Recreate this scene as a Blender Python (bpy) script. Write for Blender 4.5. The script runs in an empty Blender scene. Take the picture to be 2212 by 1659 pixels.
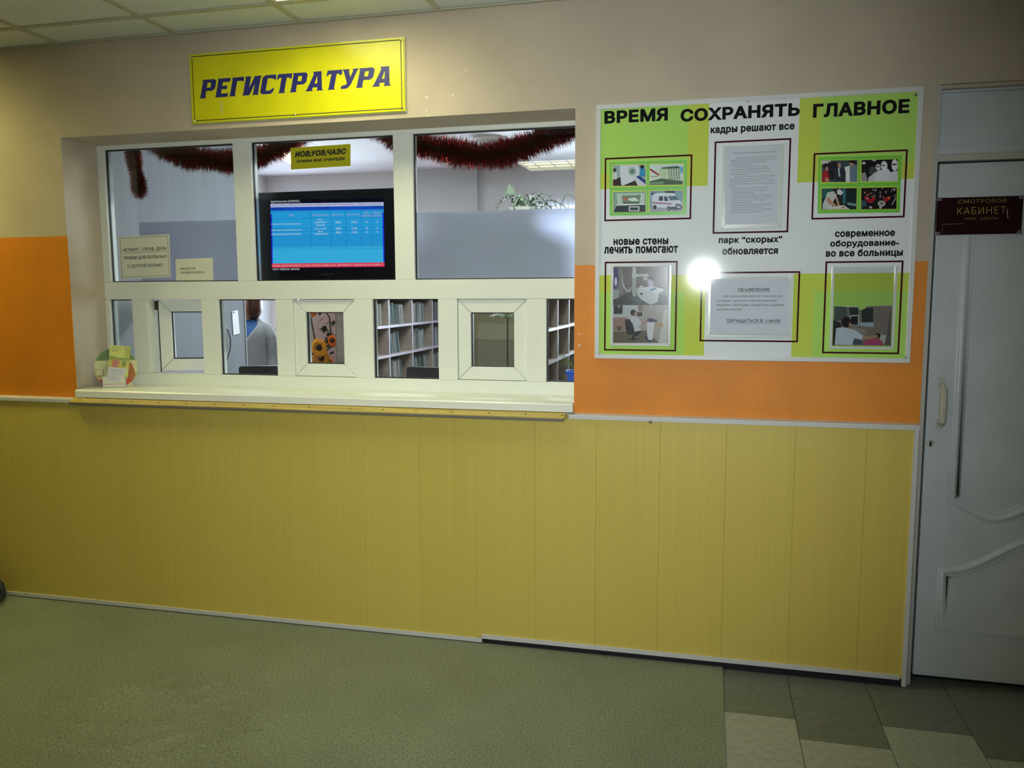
import bpy, bmesh, math, random
from mathutils import Vector, Matrix, geometry
random.seed(7)
SC = bpy.context.scene
COL = SC.collection
PI = math.pi

# ------------------------------------------------------------------ camera
D = 3.2            # metres from the lens to the plastered wall (plane y = 0)
ZC = 1.481         # lens height
FPX = 1757.0       # focal length for a 2212 px wide frame
YAW, PITCH, ROLL = math.radians(13.6504), math.radians(6.3957), math.radians(-0.2231)
fw = Vector((-math.sin(YAW)*math.cos(PITCH), math.cos(YAW)*math.cos(PITCH), -math.sin(PITCH)))
ri = Vector((math.cos(YAW), math.sin(YAW), 0)); up = ri.cross(fw)
ri, up = ri*math.cos(ROLL)+up*math.sin(ROLL), -ri*math.sin(ROLL)+up*math.cos(ROLL)
cam = bpy.data.cameras.new('camera'); co = bpy.data.objects.new('camera', cam); COL.objects.link(co)
cam.sensor_width = 36; cam.lens = FPX*36/2212; cam.clip_start = .05
co.matrix_world = Matrix(((ri.x, up.x, -fw.x, 0), (ri.y, up.y, -fw.y, -D), (ri.z, up.z, -fw.z, ZC), (0, 0, 0, 1)))
SC.camera = co

# ------------------------------------------------------------------ world, lights, exposure
w = bpy.data.worlds.new('world'); SC.world = w; w.use_nodes = True
w.node_tree.nodes['Background'].inputs[0].default_value = (.80, .85, 1.0, 1)
w.node_tree.nodes['Background'].inputs[1].default_value = 3.0
SC.view_settings.view_transform = 'Standard'; SC.view_settings.look = 'None'
SC.view_settings.gamma = 1; SC.view_settings.use_curve_mapping = False
SC.view_settings.exposure = 0.0

def light(name, kind, loc, energy, color=(1, 1, 1), size=1, size_y=None, target=None, spread=PI, **k):
    l = bpy.data.lights.new(name, kind); o = bpy.data.objects.new(name, l); COL.objects.link(o)
    l.energy = energy; l.color = color; o.location = loc
    if kind == 'AREA':
        l.shape = 'RECTANGLE'; l.size = size; l.size_y = size_y or size; l.spread = spread
    else: l.shadow_soft_size = size
    if target is not None:
        o.rotation_euler = (Vector(target)-Vector(loc)).to_track_quat('-Z', 'Y').to_euler()
    for a, b in k.items(): setattr(l, a, b)
    return o
# the camera's own flash, a little above the lens, its cone fading towards the corners
light('camera_flash', 'SPOT', (-.05, -D, ZC+.135), 208, (.90, .97, 1.0), .020, target=(-.80, 0, 1.25), spot_size=math.radians(82), spot_blend=1.0)
# daylight falling in through the office windows
light('daylight_left_window', 'AREA', (-3.6, 4.75, 1.6), 260, (.84, .86, 1.0), 1.4, 1.3, target=(-3.4, 2.5, 1.0))
light('daylight_right_window', 'AREA', (-1.1, 4.75, 1.6), 330, (.84, .86, 1.0), 1.2, 1.3, target=(-1.1, 2.5, 1.0))

# unseen area lights added under the office ceiling to brighten the room
light('office_fill_left', 'AREA', (-3.6, 2.6, 2.60), 55, (.93, .93, 1.0), 1.2, .25)
light('office_fill_right', 'AREA', (-1.2, 2.0, 2.60), 100, (.93, .93, 1.0), 1.2, .25)

# ------------------------------------------------------------------ helpers
def lin(c): 
    c = c/255.0
    return c/12.92 if c <= .04045 else ((c+.055)/1.055)**2.4
def rgb(t): return (lin(t[0]), lin(t[1]), lin(t[2]), 1)
_m = {}
def M(name, c, rough=.6, metal=0, var=0, scale=(6, 6, 6), bump=0, bscale=None, coat=0, emit=0, spec=.5, c2=None, detail=3):
    """Principled material; var mixes towards a darker / second tone by an object-space noise, bump is fine relief."""
    if name in _m: return _m[name]
    m = bpy.data.materials.new(name); m.use_nodes = True; nt = m.node_tree; b = nt.nodes['Principled BSDF']
    b.inputs['Base Color'].default_value = rgb(c); b.inputs['Roughness'].default_value = rough
    b.inputs['Metallic'].default_value = metal; b.inputs['Specular IOR Level'].default_value = spec
    if coat: b.inputs['Coat Weight'].default_value = coat; b.inputs['Coat Roughness'].default_value = .08
    if emit: b.inputs['Emission Color'].default_value = rgb(c); b.inputs['Emission Strength'].default_value = emit
    if var or bump:
        tc = nt.nodes.new('ShaderNodeNewGeometry')
        def noise(sc):
            mp = nt.nodes.new('ShaderNodeMapping'); mp.inputs['Scale'].default_value = sc
            n = nt.nodes.new('ShaderNodeTexNoise'); n.inputs['Scale'].default_value = 1; n.inputs['Detail'].default_value = detail
            nt.links.new(tc.outputs['Position'], mp.inputs[0]); nt.links.new(mp.outputs[0], n.inputs['Vector']); return n
    if var:
        n = noise(scale); r = nt.nodes.new('ShaderNodeMix'); r.data_type = 'RGBA'
        mr = nt.nodes.new('ShaderNodeMapRange'); mr.inputs[1].default_value = .32; mr.inputs[2].default_value = .68
        nt.links.new(n.outputs[0], mr.inputs[0]); nt.links.new(mr.outputs[0], r.inputs[0])
        r.inputs[6].default_value = rgb(c)
        r.inputs[7].default_value = rgb(c2) if c2 else rgb(tuple(x*(1-var) for x in c))
        nt.links.new(r.outputs[2], b.inputs['Base Color'])
    if bump:
        n = noise(bscale or scale); bp = nt.nodes.new('ShaderNodeBump'); bp.inputs['Strength'].default_value = bump
        bp.inputs['Distance'].default_value = .002
        nt.links.new(n.outputs[0], bp.inputs['Height']); nt.links.new(bp.outputs[0], b.inputs['Normal'])
    _m[name] = m; return m
def ink(c, rough=.5): return M('ink_%d_%d_%d' % c, c, rough)
def glass_mat(name, tint=(235, 240, 238), refl=.5, rough=.0):
    if name in _m: return _m[name]
    m = bpy.data.materials.new(name); m.use_nodes = True; nt = m.node_tree; nt.nodes.clear()
    o = nt.nodes.new('ShaderNodeOutputMaterial'); t = nt.nodes.new('ShaderNodeBsdfTransparent'); g = nt.nodes.new('ShaderNodeBsdfGlossy')
    t.inputs[0].default_value = rgb(tint); g.inputs['Roughness'].default_value = rough; g.inputs[0].default_value = (refl, refl, refl, 1)
    f = nt.nodes.new('ShaderNodeFresnel'); f.inputs[0].default_value = 1.5; x = nt.nodes.new('ShaderNodeMixShader')
    nt.links.new(f.outputs[0], x.inputs[0]); nt.links.new(t.outputs[0], x.inputs[1]); nt.links.new(g.outputs[0], x.inputs[2]); nt.links.new(x.outputs[0], o.inputs[0])
    _m[name] = m; return m
def film_mat():
    """dotted frosted film: blurred see-through between small white diffusing dots"""
    m = bpy.data.materials.new('frosted_film'); m.use_nodes = True; nt = m.node_tree; nt.nodes.clear(); N = nt.nodes.new; L = nt.links.new
    o = N('ShaderNodeOutputMaterial'); rf = N('ShaderNodeBsdfRefraction'); rf.inputs['IOR'].default_value = 1.12; rf.inputs['Roughness'].default_value = .42
    rf.inputs[0].default_value = rgb((205, 205, 218)); tr = N('ShaderNodeBsdfTranslucent'); tr.inputs[0].default_value = rgb((246, 246, 255))
    df = N('ShaderNodeBsdfDiffuse'); df.inputs[0].default_value = rgb((250, 250, 255))
    a = N('ShaderNodeMixShader'); a.inputs[0].default_value = .18; L(rf.outputs[0], a.inputs[1]); L(tr.outputs[0], a.inputs[2])
    g = N('ShaderNodeNewGeometry'); mp = N('ShaderNodeMapping'); mp.inputs['Scale'].default_value = (150, 150, 150); mp.inputs['Rotation'].default_value = (0, PI/4, 0)
    s = N('ShaderNodeSeparateXYZ'); L(g.outputs['Position'], mp.inputs[0]); L(mp.outputs[0], s.inputs[0])
    def sn(k):
        q = N('ShaderNodeMath'); q.operation = 'SINE'; u = N('ShaderNodeMath'); u.operation = 'MULTIPLY'; u.inputs[1].default_value = 6.283
        L(s.outputs[k], u.inputs[0]); L(u.outputs[0], q.inputs[0]); return q
    p = N('ShaderNodeMath'); p.operation = 'MULTIPLY'; L(sn(0).outputs[0], p.inputs[0]); L(sn(2).outputs[0], p.inputs[1])
    mr = N('ShaderNodeMapRange'); mr.inputs[1].default_value = -.25; mr.inputs[2].default_value = .5; mr.inputs[3].default_value = .06; mr.inputs[4].default_value = .92
    L(p.outputs[0], mr.inputs[0]); x = N('ShaderNodeMixShader'); L(mr.outputs[0], x.inputs[0]); L(a.outputs[0], x.inputs[1]); L(df.outputs[0], x.inputs[2]); L(x.outputs[0], o.inputs[0])
    return m
def emis(name, c, s):
    if name in _m: return _m[name]
    m = bpy.data.materials.new(name); m.use_nodes = True; nt = m.node_tree; nt.nodes.clear()
    o = nt.nodes.new('ShaderNodeOutputMaterial'); e = nt.nodes.new('ShaderNodeEmission'); e.inputs[0].default_value = rgb(c); e.inputs[1].default_value = s
    nt.links.new(e.outputs[0], o.inputs[0]); _m[name] = m; return m

def tag(o, label=None, cat=None, group=None, kind=None):
    if label: o['label'] = label
    if cat: o['category'] = cat
    if group: o['group'] = group
    if kind: o['kind'] = kind
    return o
def thing(name, label, cat, loc=(0, 0, 0), rz=0, group=None, kind=None):
    o = bpy.data.objects.new(name, None); COL.objects.link(o); o.location = loc; o.rotation_euler = (0, 0, rz); o.empty_display_size = .05
    return tag(o, label, cat, group, kind)
def wloc(o):
    v = Vector((0, 0, 0))
    while o is not None: v += o.location; o = o.parent
    return v
_tc = {}; _gc = {}
def fill_loops(loops):
    """triangles of a glyph by the non-zero winding rule"""
    pts = []; ed = []
    for lp in loops:
        n0 = len(pts); pts += [Vector(p) for p in lp]; ed += [(n0+i, n0+(i+1) % len(lp)) for i in range(len(lp))]
    vo, _, fo, _, _, _ = geometry.delaunay_2d_cdt(pts, ed, [], 0, 1e-6)
    out = []
    for f in fo:
        cx = sum(vo[i].x for i in f)/len(f); cy = sum(vo[i].y for i in f)/len(f); wn = 0
        for lp in loops:
            for i in range(len(lp)):
                x1, y1 = lp[i-1]; x2, y2 = lp[i]
                if (y1 <= cy) != (y2 <= cy):
                    xx = x1+(cy-y1)/(y2-y1)*(x2-x1)
                    if xx > cx: wn += 1 if y2 > y1 else -1
        if wn: out.append(tuple(f))
    return [(v.x, v.y) for v in vo], out
def textgeo(s, bold=0, shear=0, res=2, space=1.0):
    k = (s, bold, shear, res, space)
    if k in _tc: return _tc[k]
    c = bpy.data.curves.new('t', 'FONT'); c.body = s; c.size = 1; c.resolution_u = res; c.shear = shear; c.space_character = space+max(0, bold)*1.6; c.fill_mode = 'NONE'
    ob = bpy.data.objects.new('t', c); COL.objects.link(ob); dg = bpy.context.evaluated_depsgraph_get()
    me = bpy.data.meshes.new_from_object(ob.evaluated_get(dg)); co_ = [(v.co.x, v.co.y) for v in me.vertices]; nx_ = {}
    for e in me.edges: nx_.setdefault(e.vertices[0], []).append(e.vertices[1]); nx_.setdefault(e.vertices[1], []).append(e.vertices[0])
    bpy.data.objects.remove(ob); bpy.data.curves.remove(c); bpy.data.meshes.remove(me)
    seen = set(); loops = []
    for i in range(len(co_)):
        if i in seen or i not in nx_: continue
        lp = [i]; seen.add(i); cur = i
        nb = sorted(nx_[i]); cur = nb[0]                      # outline vertices are stored in drawing order
        while cur not in seen:
            lp.append(cur); seen.add(cur); q = [j for j in nx_[cur] if j not in seen]
            if not q: break
            cur = q[0]
        P_ = []
        for j in lp:
            if not P_ or abs(co_[j][0]-P_[-1][0])+abs(co_[j][1]-P_[-1][1]) > 1e-5: P_.append(co_[j])
        if len(P_) > 1 and abs(P_[0][0]-P_[-1][0])+abs(P_[0][1]-P_[-1][1]) < 1e-5: P_.pop()
        if len(P_) > 2: loops.append(P_)
    loops.sort(key=lambda l: min(p[0] for p in l)); groups = []
    for lp in loops:
        x0 = min(p[0] for p in lp); x1 = max(p[0] for p in lp)
        if groups and x0 < groups[-1][1]-1e-4: groups[-1][0].append(lp); groups[-1][1] = max(groups[-1][1], x1)
        else: groups.append([[lp], x1])
    vs = []; fs = []
    for g_, _ in groups:
        ox = g_[0][0][0]; key = (round(bold, 4), tuple(tuple((round(p[0]-ox, 3), round(p[1], 3)) for p in lp) for lp in g_))
        if key not in _gc:
            ll = []
            big = max(g_, key=lambda l: abs(sum(l[i-1][0]*l[i][1]-l[i][0]*l[i-1][1] for i in range(len(l)))))
            sg = 1 if sum(big[i-1][0]*big[i][1]-big[i][0]*big[i-1][1] for i in range(len(big))) > 0 else -1
            for lp in g_:
                q = []
                for i in range(len(lp)):
                    a = Vector(lp[i-1]); b_ = Vector(lp[i]); c_ = Vector(lp[(i+1) % len(lp)]); d1 = (b_-a); d2 = (c_-b_)
                    d1 = d1.normalized() if d1.length > 1e-9 else d2.normalized(); d2 = d2.normalized() if d2.length > 1e-9 else d1
                    n1 = Vector((d1.y, -d1.x)); nn = n1+Vector((d2.y, -d2.x)); nn = nn.normalized() if nn.length > 1e-6 else n1; nn = nn/max(.5, nn.dot(n1))
                    q.append((lp[i][0]-ox+nn.x*bold*sg, lp[i][1]+nn.y*bold*sg))
                ll.append(q)
            _gc[key] = fill_loops(ll)
        gv, gf = _gc[key]; n0 = len(vs); vs += [(x+ox, y) for x, y in gv]; fs += [tuple(i+n0 for i in f) for f in gf]
    if not vs: vs = [(0, 0)]
    x0 = min(v[0] for v in vs); x1 = max(v[0] for v in vs); y0 = min(v[1] for v in vs); y1 = max(v[1] for v in vs)
    _tc[k] = (vs, fs, x0, x1, y0, y1); return _tc[k]
class MB:
    def __init__(s): s.v = []; s.f = []; s.mi = []; s.mats = []
    def m(s, mat):
        if mat not in s.mats: s.mats.append(mat)
        return s.mats.index(mat)
    def add(s, vs, fs, mat):
        n = len(s.v); k = s.m(mat); s.v += [tuple(v) for v in vs]; s.f += [tuple(i+n for i in f) for f in fs]; s.mi += [k]*len(fs); return s
    def box(s, x0, x1, y0, y1, z0, z1, mat):
        vs = [(x, y, z) for x in (x0, x1) for y in (y0, y1) for z in (z0, z1)]
        return s.add(vs, [(0, 1, 3, 2), (4, 6, 7, 5), (0, 4, 5, 1), (2, 3, 7, 6), (0, 2, 6, 4), (1, 5, 7, 3)], mat)
    def prism(s, pts, y0, y1, mat):                        # outline in x,z extruded along y
        n = len(pts); vs = [(p[0], y0, p[1]) for p in pts]+[(p[0], y1, p[1]) for p in pts]
        t = geometry.tessellate_polygon([[Vector((p[0], p[1], 0)) for p in pts]])
        fs = [tuple(a) for a in t]+[tuple(i+n for i in a) for a in t]+[(i, (i+1) % n, (i+1) % n+n, i+n) for i in range(n)]
        return s.add(vs, fs, mat)
    def prism_x(s, pts, x0, x1, mat):                      # outline in y,z extruded along x
        n = len(pts); vs = [(x0, p[0], p[1]) for p in pts]+[(x1, p[0], p[1]) for p in pts]
        t = geometry.tessellate_polygon([[Vector((p[0], p[1], 0)) for p in pts]])
        fs = [tuple(a) for a in t]+[tuple(i+n for i in a) for a in t]+[(i, (i+1) % n, (i+1) % n+n, i+n) for i in range(n)]
        return s.add(vs, fs, mat)
    def prism_z(s, pts, z0, z1, mat):
        n = len(pts); vs = [(p[0], p[1], z0) for p in pts]+[(p[0], p[1], z1) for p in pts]
        t = geometry.tessellate_polygon([[Vector((p[0], p[1], 0)) for p in pts]])
        fs = [tuple(a) for a in t]+[tuple(i+n for i in a) for a in t]+[(i, (i+1) % n, (i+1) % n+n, i+n) for i in range(n)]
        return s.add(vs, fs, mat)
    def poly(s, pts, y, mat):
        t = geometry.tessellate_polygon([[Vector((p[0], p[1], 0)) for p in pts]])
        return s.add([(p[0], y, p[1]) for p in pts], [tuple(a) for a in t], mat)
    def rect(s, x0, x1, z0, z1, y, mat): return s.add([(x0, y, z0), (x1, y, z0), (x1, y, z1), (x0, y, z1)], [(0, 1, 2, 3)], mat)
    def frame(s, x0, x1, z0, z1, t, y0, y1, mat):
        for a in ((x0, x1, z0, z0+t), (x0, x1, z1-t, z1), (x0, x0+t, z0+t, z1-t), (x1-t, x1, z0+t, z1-t)): s.box(a[0], a[1], y0, y1, a[2], a[3], mat)
        return s
    def ell(s, cx, cz, rx, rz, y, mat, n=18, a0=0): return s.poly([(cx+rx*math.cos(a0+2*PI*i/n), cz+rz*math.sin(a0+2*PI*i/n)) for i in range(n)], y, mat)
    def text(s, t, x0, x1, z0, z1, y, mat, bold=0, shear=0, res=2, space=1.0, zslope=0, zs=None, map=None):
        vs, fs, a0, a1, b0, b1 = textgeo(t, bold, shear, res, space)
        h = z1-z0; sc = h/max(b1-b0, 1e-6)
        if x1 is None: x1 = x0+(a1-a0)*sc
        out = []
        for (u, v) in vs:
            q = (u-a0)/(a1-a0+1e-9); r = (v-b0)/(b1-b0+1e-9)
            p = (x0+(x1-x0)*q, y, z0+h*r+zslope*q)
            out.append(map(p) if map else p)
        return s.add(out, fs, mat)
    def tube(s, pts, r, mat, n=6, cap=True):
        pts = [Vector(p) for p in pts]; rs = r if isinstance(r, (list, tuple)) else [r]*len(pts); vs = []; fs = []; prev = None
        for i, p in enumerate(pts):
            d = (pts[min(i+1, len(pts)-1)]-pts[max(i-1, 0)]).normalized()
            a = d.cross(Vector((0, 0, 1)) if abs(d.z) < .9 else Vector((1, 0, 0))).normalized() if prev is None else (prev-d*prev.dot(d)).normalized()
            prev = a; b = d.cross(a)
            vs += [p+(a*math.cos(2*PI*k/n)+b*math.sin(2*PI*k/n))*rs[i] for k in range(n)]
        for i in range(len(pts)-1):
            fs += [(i*n+k, i*n+(k+1) % n, (i+1)*n+(k+1) % n, (i+1)*n+k) for k in range(n)]
        if cap: fs += [tuple(range(n)), tuple((len(pts)-1)*n+k for k in range(n))]
        return s.add(vs, fs, mat)
    def lathe(s, prof, c, mat, n=24, axis='z', cap=True):
        vs = []; fs = []
        for (r, h) in prof:
            for k in range(n):
                a = 2*PI*k/n; p = (r*math.cos(a), r*math.sin(a), h) if axis == 'z' else (r*math.cos(a), h, r*math.sin(a))
                vs.append((c[0]+p[0], c[1]+p[1], c[2]+p[2]))
        for i in range(len(prof)-1): fs += [(i*n+k, i*n+(k+1) % n, (i+1)*n+(k+1) % n, (i+1)*n+k) for k in range(n)]
        if cap: fs += [tuple(range(n)), tuple((len(prof)-1)*n+k for k in range(n))]
        return s.add(vs, fs, mat)
    def build(s, name, parent=None, loc=None, local=False, smooth=False, bevel=0, seg=2, recalc=True):
        off = Vector(loc) if loc else (Vector((0, 0, 0)) if (local or parent is None) else wloc(parent))
        me = bpy.data.meshes.new(name); me.from_pydata([tuple(Vector(v)-off) for v in s.v], [], s.f)
        for m in s.mats: me.materials.append(m)
        me.polygons.foreach_set('material_index', s.mi); me.update()
        if recalc:
            b = bmesh.new(); b.from_mesh(me); bmesh.ops.recalc_face_normals(b, faces=b.faces)
            if bevel:
                bmesh.ops.bevel(b, geom=[e for e in b.edges if len(e.link_faces) == 2 and e.calc_face_angle(0) > .6], offset=bevel, segments=seg, affect='EDGES', profile=.6)
            b.to_mesh(me); b.free()
        if smooth: me.polygons.foreach_set('use_smooth', [True]*len(me.polygons))
        o = bpy.data.objects.new(name, me); COL.objects.link(o)
        if parent: o.parent = parent
        if loc: o.location = loc
        return o
def dup(o, parent, d=(0, 0, 0)):
    c = o.copy(); COL.objects.link(c); c.parent = parent; c.location = Vector(o.location)+Vector(d); return c
def ray(px, py):
    return fw+ri*((px-1106)/FPX)-up*((py-829.5)/FPX)
def W(px, py, Y=0.0):              # where the sight line through a measured point meets the plane y = Y
    d = ray(px, py); t = (D+Y)/d.y; return (d.x*t, ZC+d.z*t)
def crop(ox, oy, s, Y): return lambda u, v: W(ox+u/s, oy+v/s, Y)
def span(q):                        # four measured corners -> an upright rectangle
    (a, b, c, d) = q
    return ((a[0]+d[0])/2, (b[0]+c[0])/2, (c[1]+d[1])/2, (a[1]+b[1])/2)

# ------------------------------------------------------------------ materials of the room
cream = M('cream_wall_paint', (200, 186, 164), .7, var=.06, scale=(3, 3, 3), bump=.35, bscale=(260, 260, 8))
orange = M('orange_wall_paint', (232, 140, 26), .55, var=.07, scale=(4, 4, 4), bump=.35, bscale=(260, 260, 8))
panel_m = [M('ochre_panel_%d' % i, c, .42, var=.028, scale=(90, 90, .8), bump=.06, bscale=(330, 330, 3)) for i, c in enumerate([(211, 190, 92), (210, 189, 91), (211, 191, 93)])]
white_trim = M('white_plastic_trim', (206, 206, 204), .4)
pvc = M('white_window_plastic', (238, 242, 232), .32, var=.02, scale=(2, 2, 2))
gasket = M('black_gasket', (22, 24, 24), .5)
door_m = M('white_door_paint', (200, 208, 210), .38, var=.05, scale=(5, 5, 5), bump=.1, bscale=(40, 40, 40))
dark_gap = M('dark_gap', (26, 27, 30), .9)
office_wall = M('office_wall_paint', (206, 203, 203), .8, var=.05, scale=(2, 2, 2))
office_ceil = M('office_ceiling_paint', (222, 218, 224), .85)
part_wall = M('grey_partition', (128, 133, 141), .6, var=.06, scale=(9, 9, 1))
grout = M('dark_floor_base', (70, 72, 62), .8)
clear = glass_mat('clear_glass', refl=.85)

# ------------------------------------------------------------------ hall: floor
CH = 2.588                                    # hall ceiling
XL, XR, YB = -5.2, 3.4, -5.6
fl = MB().box(XL, XR, YB, .30, -.12, -.006, grout).build('floor'); tag(fl, kind='structure')
tl_d = M('dark_floor_tile', (112, 118, 110), .38, var=.10, scale=(30, 30, 30), detail=6)
tl_l = M('light_floor_tile', (168, 174, 162), .4, var=.12, scale=(45, 45, 45), detail=6)
P = .283; Q = .275; g = .0012
tm = {}
for k, m in (('d', tl_d), ('l', tl_l)):
    o = MB().box(-P/2+g, P/2-g, -Q/2+g, Q/2-g, -.006, 0, m).build('tile'); tm[k] = o.data; bpy.data.objects.remove(o)
light_from = {-2: -.62, -1: -.48, 0: -.357, 1: -.485, 2: -.334, 3: -.467, 4: -.35, 5: -.49, 6: -.35, 7: -.48}
for c in range(-1, 8):
    x0 = .039+c*P; lf = light_from[c]
    for r in range(-3, 7):
        y1 = lf-r*Q                              # upper edge of this tile
        if y1 > .30: continue
        if y1-Q < -1.9: continue
        t = bpy.data.objects.new('tile', tm['l' if (r >= 0 and (r % 6) < 4) else 'd']); COL.objects.link(t); t.parent = fl
        t.location = (x0+P/2, y1-Q/2, 0)
MB().box(1.02, XR, YB, -1.95, -.006, 0, tl_l).build('far_tiling', fl)

# carpet, with ripples shaped to imitate streaks of reflected light
def carpet_mat():
    m = bpy.data.materials.new('speckled_carpet'); m.use_nodes = True; nt = m.node_tree; b = nt.nodes['Principled BSDF']; N = nt.nodes.new; L = nt.links.new
    b.inputs['Roughness'].default_value = .5; b.inputs['Specular IOR Level'].default_value = .45
    g_ = N('ShaderNodeNewGeometry'); n = N('ShaderNodeTexNoise'); n.inputs['Scale'].default_value = 130; n.inputs['Detail'].default_value = 5; n.inputs['Roughness'].default_value = .8
    L(g_.outputs['Position'], n.inputs['Vector']); cr = N('ShaderNodeValToRGB'); e = cr.color_ramp.elements
    e[0].position = .36; e[0].color = rgb((98, 108, 92)); e[1].position = .62; e[1].color = rgb((168, 176, 152)); L(n.outputs[0], cr.inputs[0])
    n2 = N('ShaderNodeTexNoise'); n2.inputs['Scale'].default_value = 3; L(g_.outputs['Position'], n2.inputs['Vector'])
    mx = N('ShaderNodeMix'); mx.data_type = 'RGBA'; mx.blend_type = 'MULTIPLY'; mx.inputs[0].default_value = .35; L(cr.outputs[0], mx.inputs[6]); L(n2.outputs[0], mx.inputs[7]); L(mx.outputs[2], b.inputs['Base Color'])
    bp = N('ShaderNodeBump'); bp.inputs['Strength'].default_value = .5; bp.inputs['Distance'].default_value = .004; L(n.outputs[0], bp.inputs['Height']); L(bp.outputs[0], b.inputs['Normal'])
    return m
cm = carpet_mat(); mb = MB(); nx, ny = 260, 260; x0c, x1c, y0c, y1c = -4.6, .08, -2.6, -.001
vs = []
for j in range(ny+1):
    for i in range(nx+1):
        x = x0c+(x1c-x0c)*i/nx; y = y0c+(y1c-y0c)*j/ny
        a = math.exp(-(((x+1.88)/.42)**2+((y+.86)/.30)**2)**1.5)
        ph = y-.42*(x+1.88)-.9*(x+1.88)**2+.012*math.sin(9*x)
        z = .0075+.0085*a*(.5+.5*math.sin(46*ph))**2*(.65+.35*math.sin(5*x+13*ph))+.002*a*math.sin(33*(y+.3*x))
        vs.append((x if i < nx else x1c, y, z))
fs = [(j*(nx+1)+i, j*(nx+1)+i+1, (j+1)*(nx+1)+i+1, (j+1)*(nx+1)+i) for j in range(ny) for i in range(nx)]
mb.add(vs, fs, cm); n0 = len(mb.v)
mb.box(x0c, x1c, y0c, y1c, .0003, .0012, cm)
mb.box(x1c-.0015, x1c, y0c, y1c, .0012, .0064, dark_gap)
cp = mb.build('carpet', loc=(-2.2, -1.3, 0), smooth=True, recalc=False)
tag(cp, 'speckled grey-green carpet with soft ripples imitating light streaks, covering the hall floor up to the tiles', 'carpet')

# ------------------------------------------------------------------ hall walls
OX0, OX1, OZ0, OZ1 = -2.878, -.522, 1.0, 2.187     # service window opening
DX0, DX1, DZ1 = .752, 1.66, 2.197                  # door opening
RV = .30
wl = MB()
for (a, b, c, d, m) in [(XL, OX0, 0, .999, cream), (XL, OX0, .999, 1.748, orange), (XL, OX0, 1.748, CH+.25, cream),
                        (OX0, OX1, 0, OZ0, cream), (OX0, OX1, OZ1, CH+.25, cream),
                        (OX1, DX0, 0, .999, cream), (OX1, DX0, .999, 1.588, orange), (OX1, DX0, 1.588, CH+.25, cream),
                        (DX0, DX1, DZ1, CH+.25, cream), (DX1, XR, 0, .999, cream), (DX1, XR, .999, 1.588, orange), (DX1, XR, 1.588, CH+.25, cream)]:
    wl.box(a, b, 0, .003, c, d, m)
for (a, b, c, d) in [(XL, OX0, 0, CH+.25), (OX0, OX1, 0, OZ0), (OX0, OX1, OZ1, CH+.25), (OX1, DX0, 0, CH+.25), (DX0, DX1, DZ1, CH+.25), (DX1, XR, 0, CH+.25)]:
    wl.box(a, b, .0031, RV, c, d, cream)
tag(wl.build('wall_back', recalc=True), kind='structure')
tag(MB().box(XL-.1, XL, YB, RV, -.1, CH+.25, cream).build('wall_left'), kind='structure')
tag(MB().box(XR, XR+.1, YB, RV, -.1, CH+.25, cream).build('wall_right'), kind='structure')
tag(MB().box(XL-.1, XR+.1, YB-.1, YB, -.1, CH+.25, cream).build('wall_front'), kind='structure')

# ochre wall panels, one by one, with white plastic trims
wp = thing('wall_panelling', None, None, (-1.2, -.02, 0), kind='structure')
edge = [.573-.2502*i for i in range(0, 23)]
x_end = .735; xs = [x_end]+edge
for i in range(len(xs)-1):
    a, b = xs[i+1]+.0002, xs[i]-.0002
    if b < XL: break
    z0 = .034 if b < -.88 else .050
    MB().prism_z([(a, -.0198), (a+.0009, -.0205), (b-.0009, -.0205), (b, -.0198), (b, -.001), (a, -.001)], z0-.018, .985, panel_m[(i*7) % 3]).build('panel', wp)
MB().box(XL, -.885, -.018, -.002, .0001, .018, dark_gap).build('base_gap', wp)
MB().box(-.885, x_end, -.018, -.002, .0001, .036, dark_gap).build('base_gap', wp)
tr = thing('trim_1', None, None, (0, -.02, 1), kind='structure')
def rail(x0, x1, z, name='top_rail'):
    MB().prism_x([(0, z+.002), (-.030, z-.002), (-.032, z-.006), (-.032, z-.019), (-.0225, z-.021), (0, z-.021)], x0, x1, white_trim).build(name, tr)
rail(XL, OX0+.005, .999); rail(OX1-.02, .748, 1.0)
MB().box(-.906, .722, -.029, -.019, .030, .047, white_trim).build('bottom_rail', tr)
MB().box(XL, -.9065, -.027, -.018, .012, .029, white_trim).build('bottom_rail', tr)
MB().prism_z([(.730, -.031), (.745, -.031), (.748, -.027), (.748, 0), (.735, 0), (.730, -.021)], .006, .995, white_trim).build('corner_rail', tr)
# small clips left on the trims
clip_m = M('dull_metal', (120, 118, 104), .35, .8)
for (px, py) in ((1405, 912), (1306, 1418)):
    x, z = W(px, py, -.034); h = MB(); h.tube([(x-.006, -.033, z), (x-.003, -.039, z+.003), (x+.004, -.040, z+.002), (x+.006, -.036, z-.003), (x, -.035, z-.005), (x-.005, -.038, z-.002)], .0012, clip_m, 6)
    h.box(x-.006, x+.006, -.035, -.032, z+.001, z+.006, clip_m)
    tag(h.build('wall_clip', loc=(x, -.033, z)), 'small bent metal clip hanging under the white top trim right of the window' if py < 1000 else 'small curled metal clip hanging below the white bottom trim above the carpet', 'clip')

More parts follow.
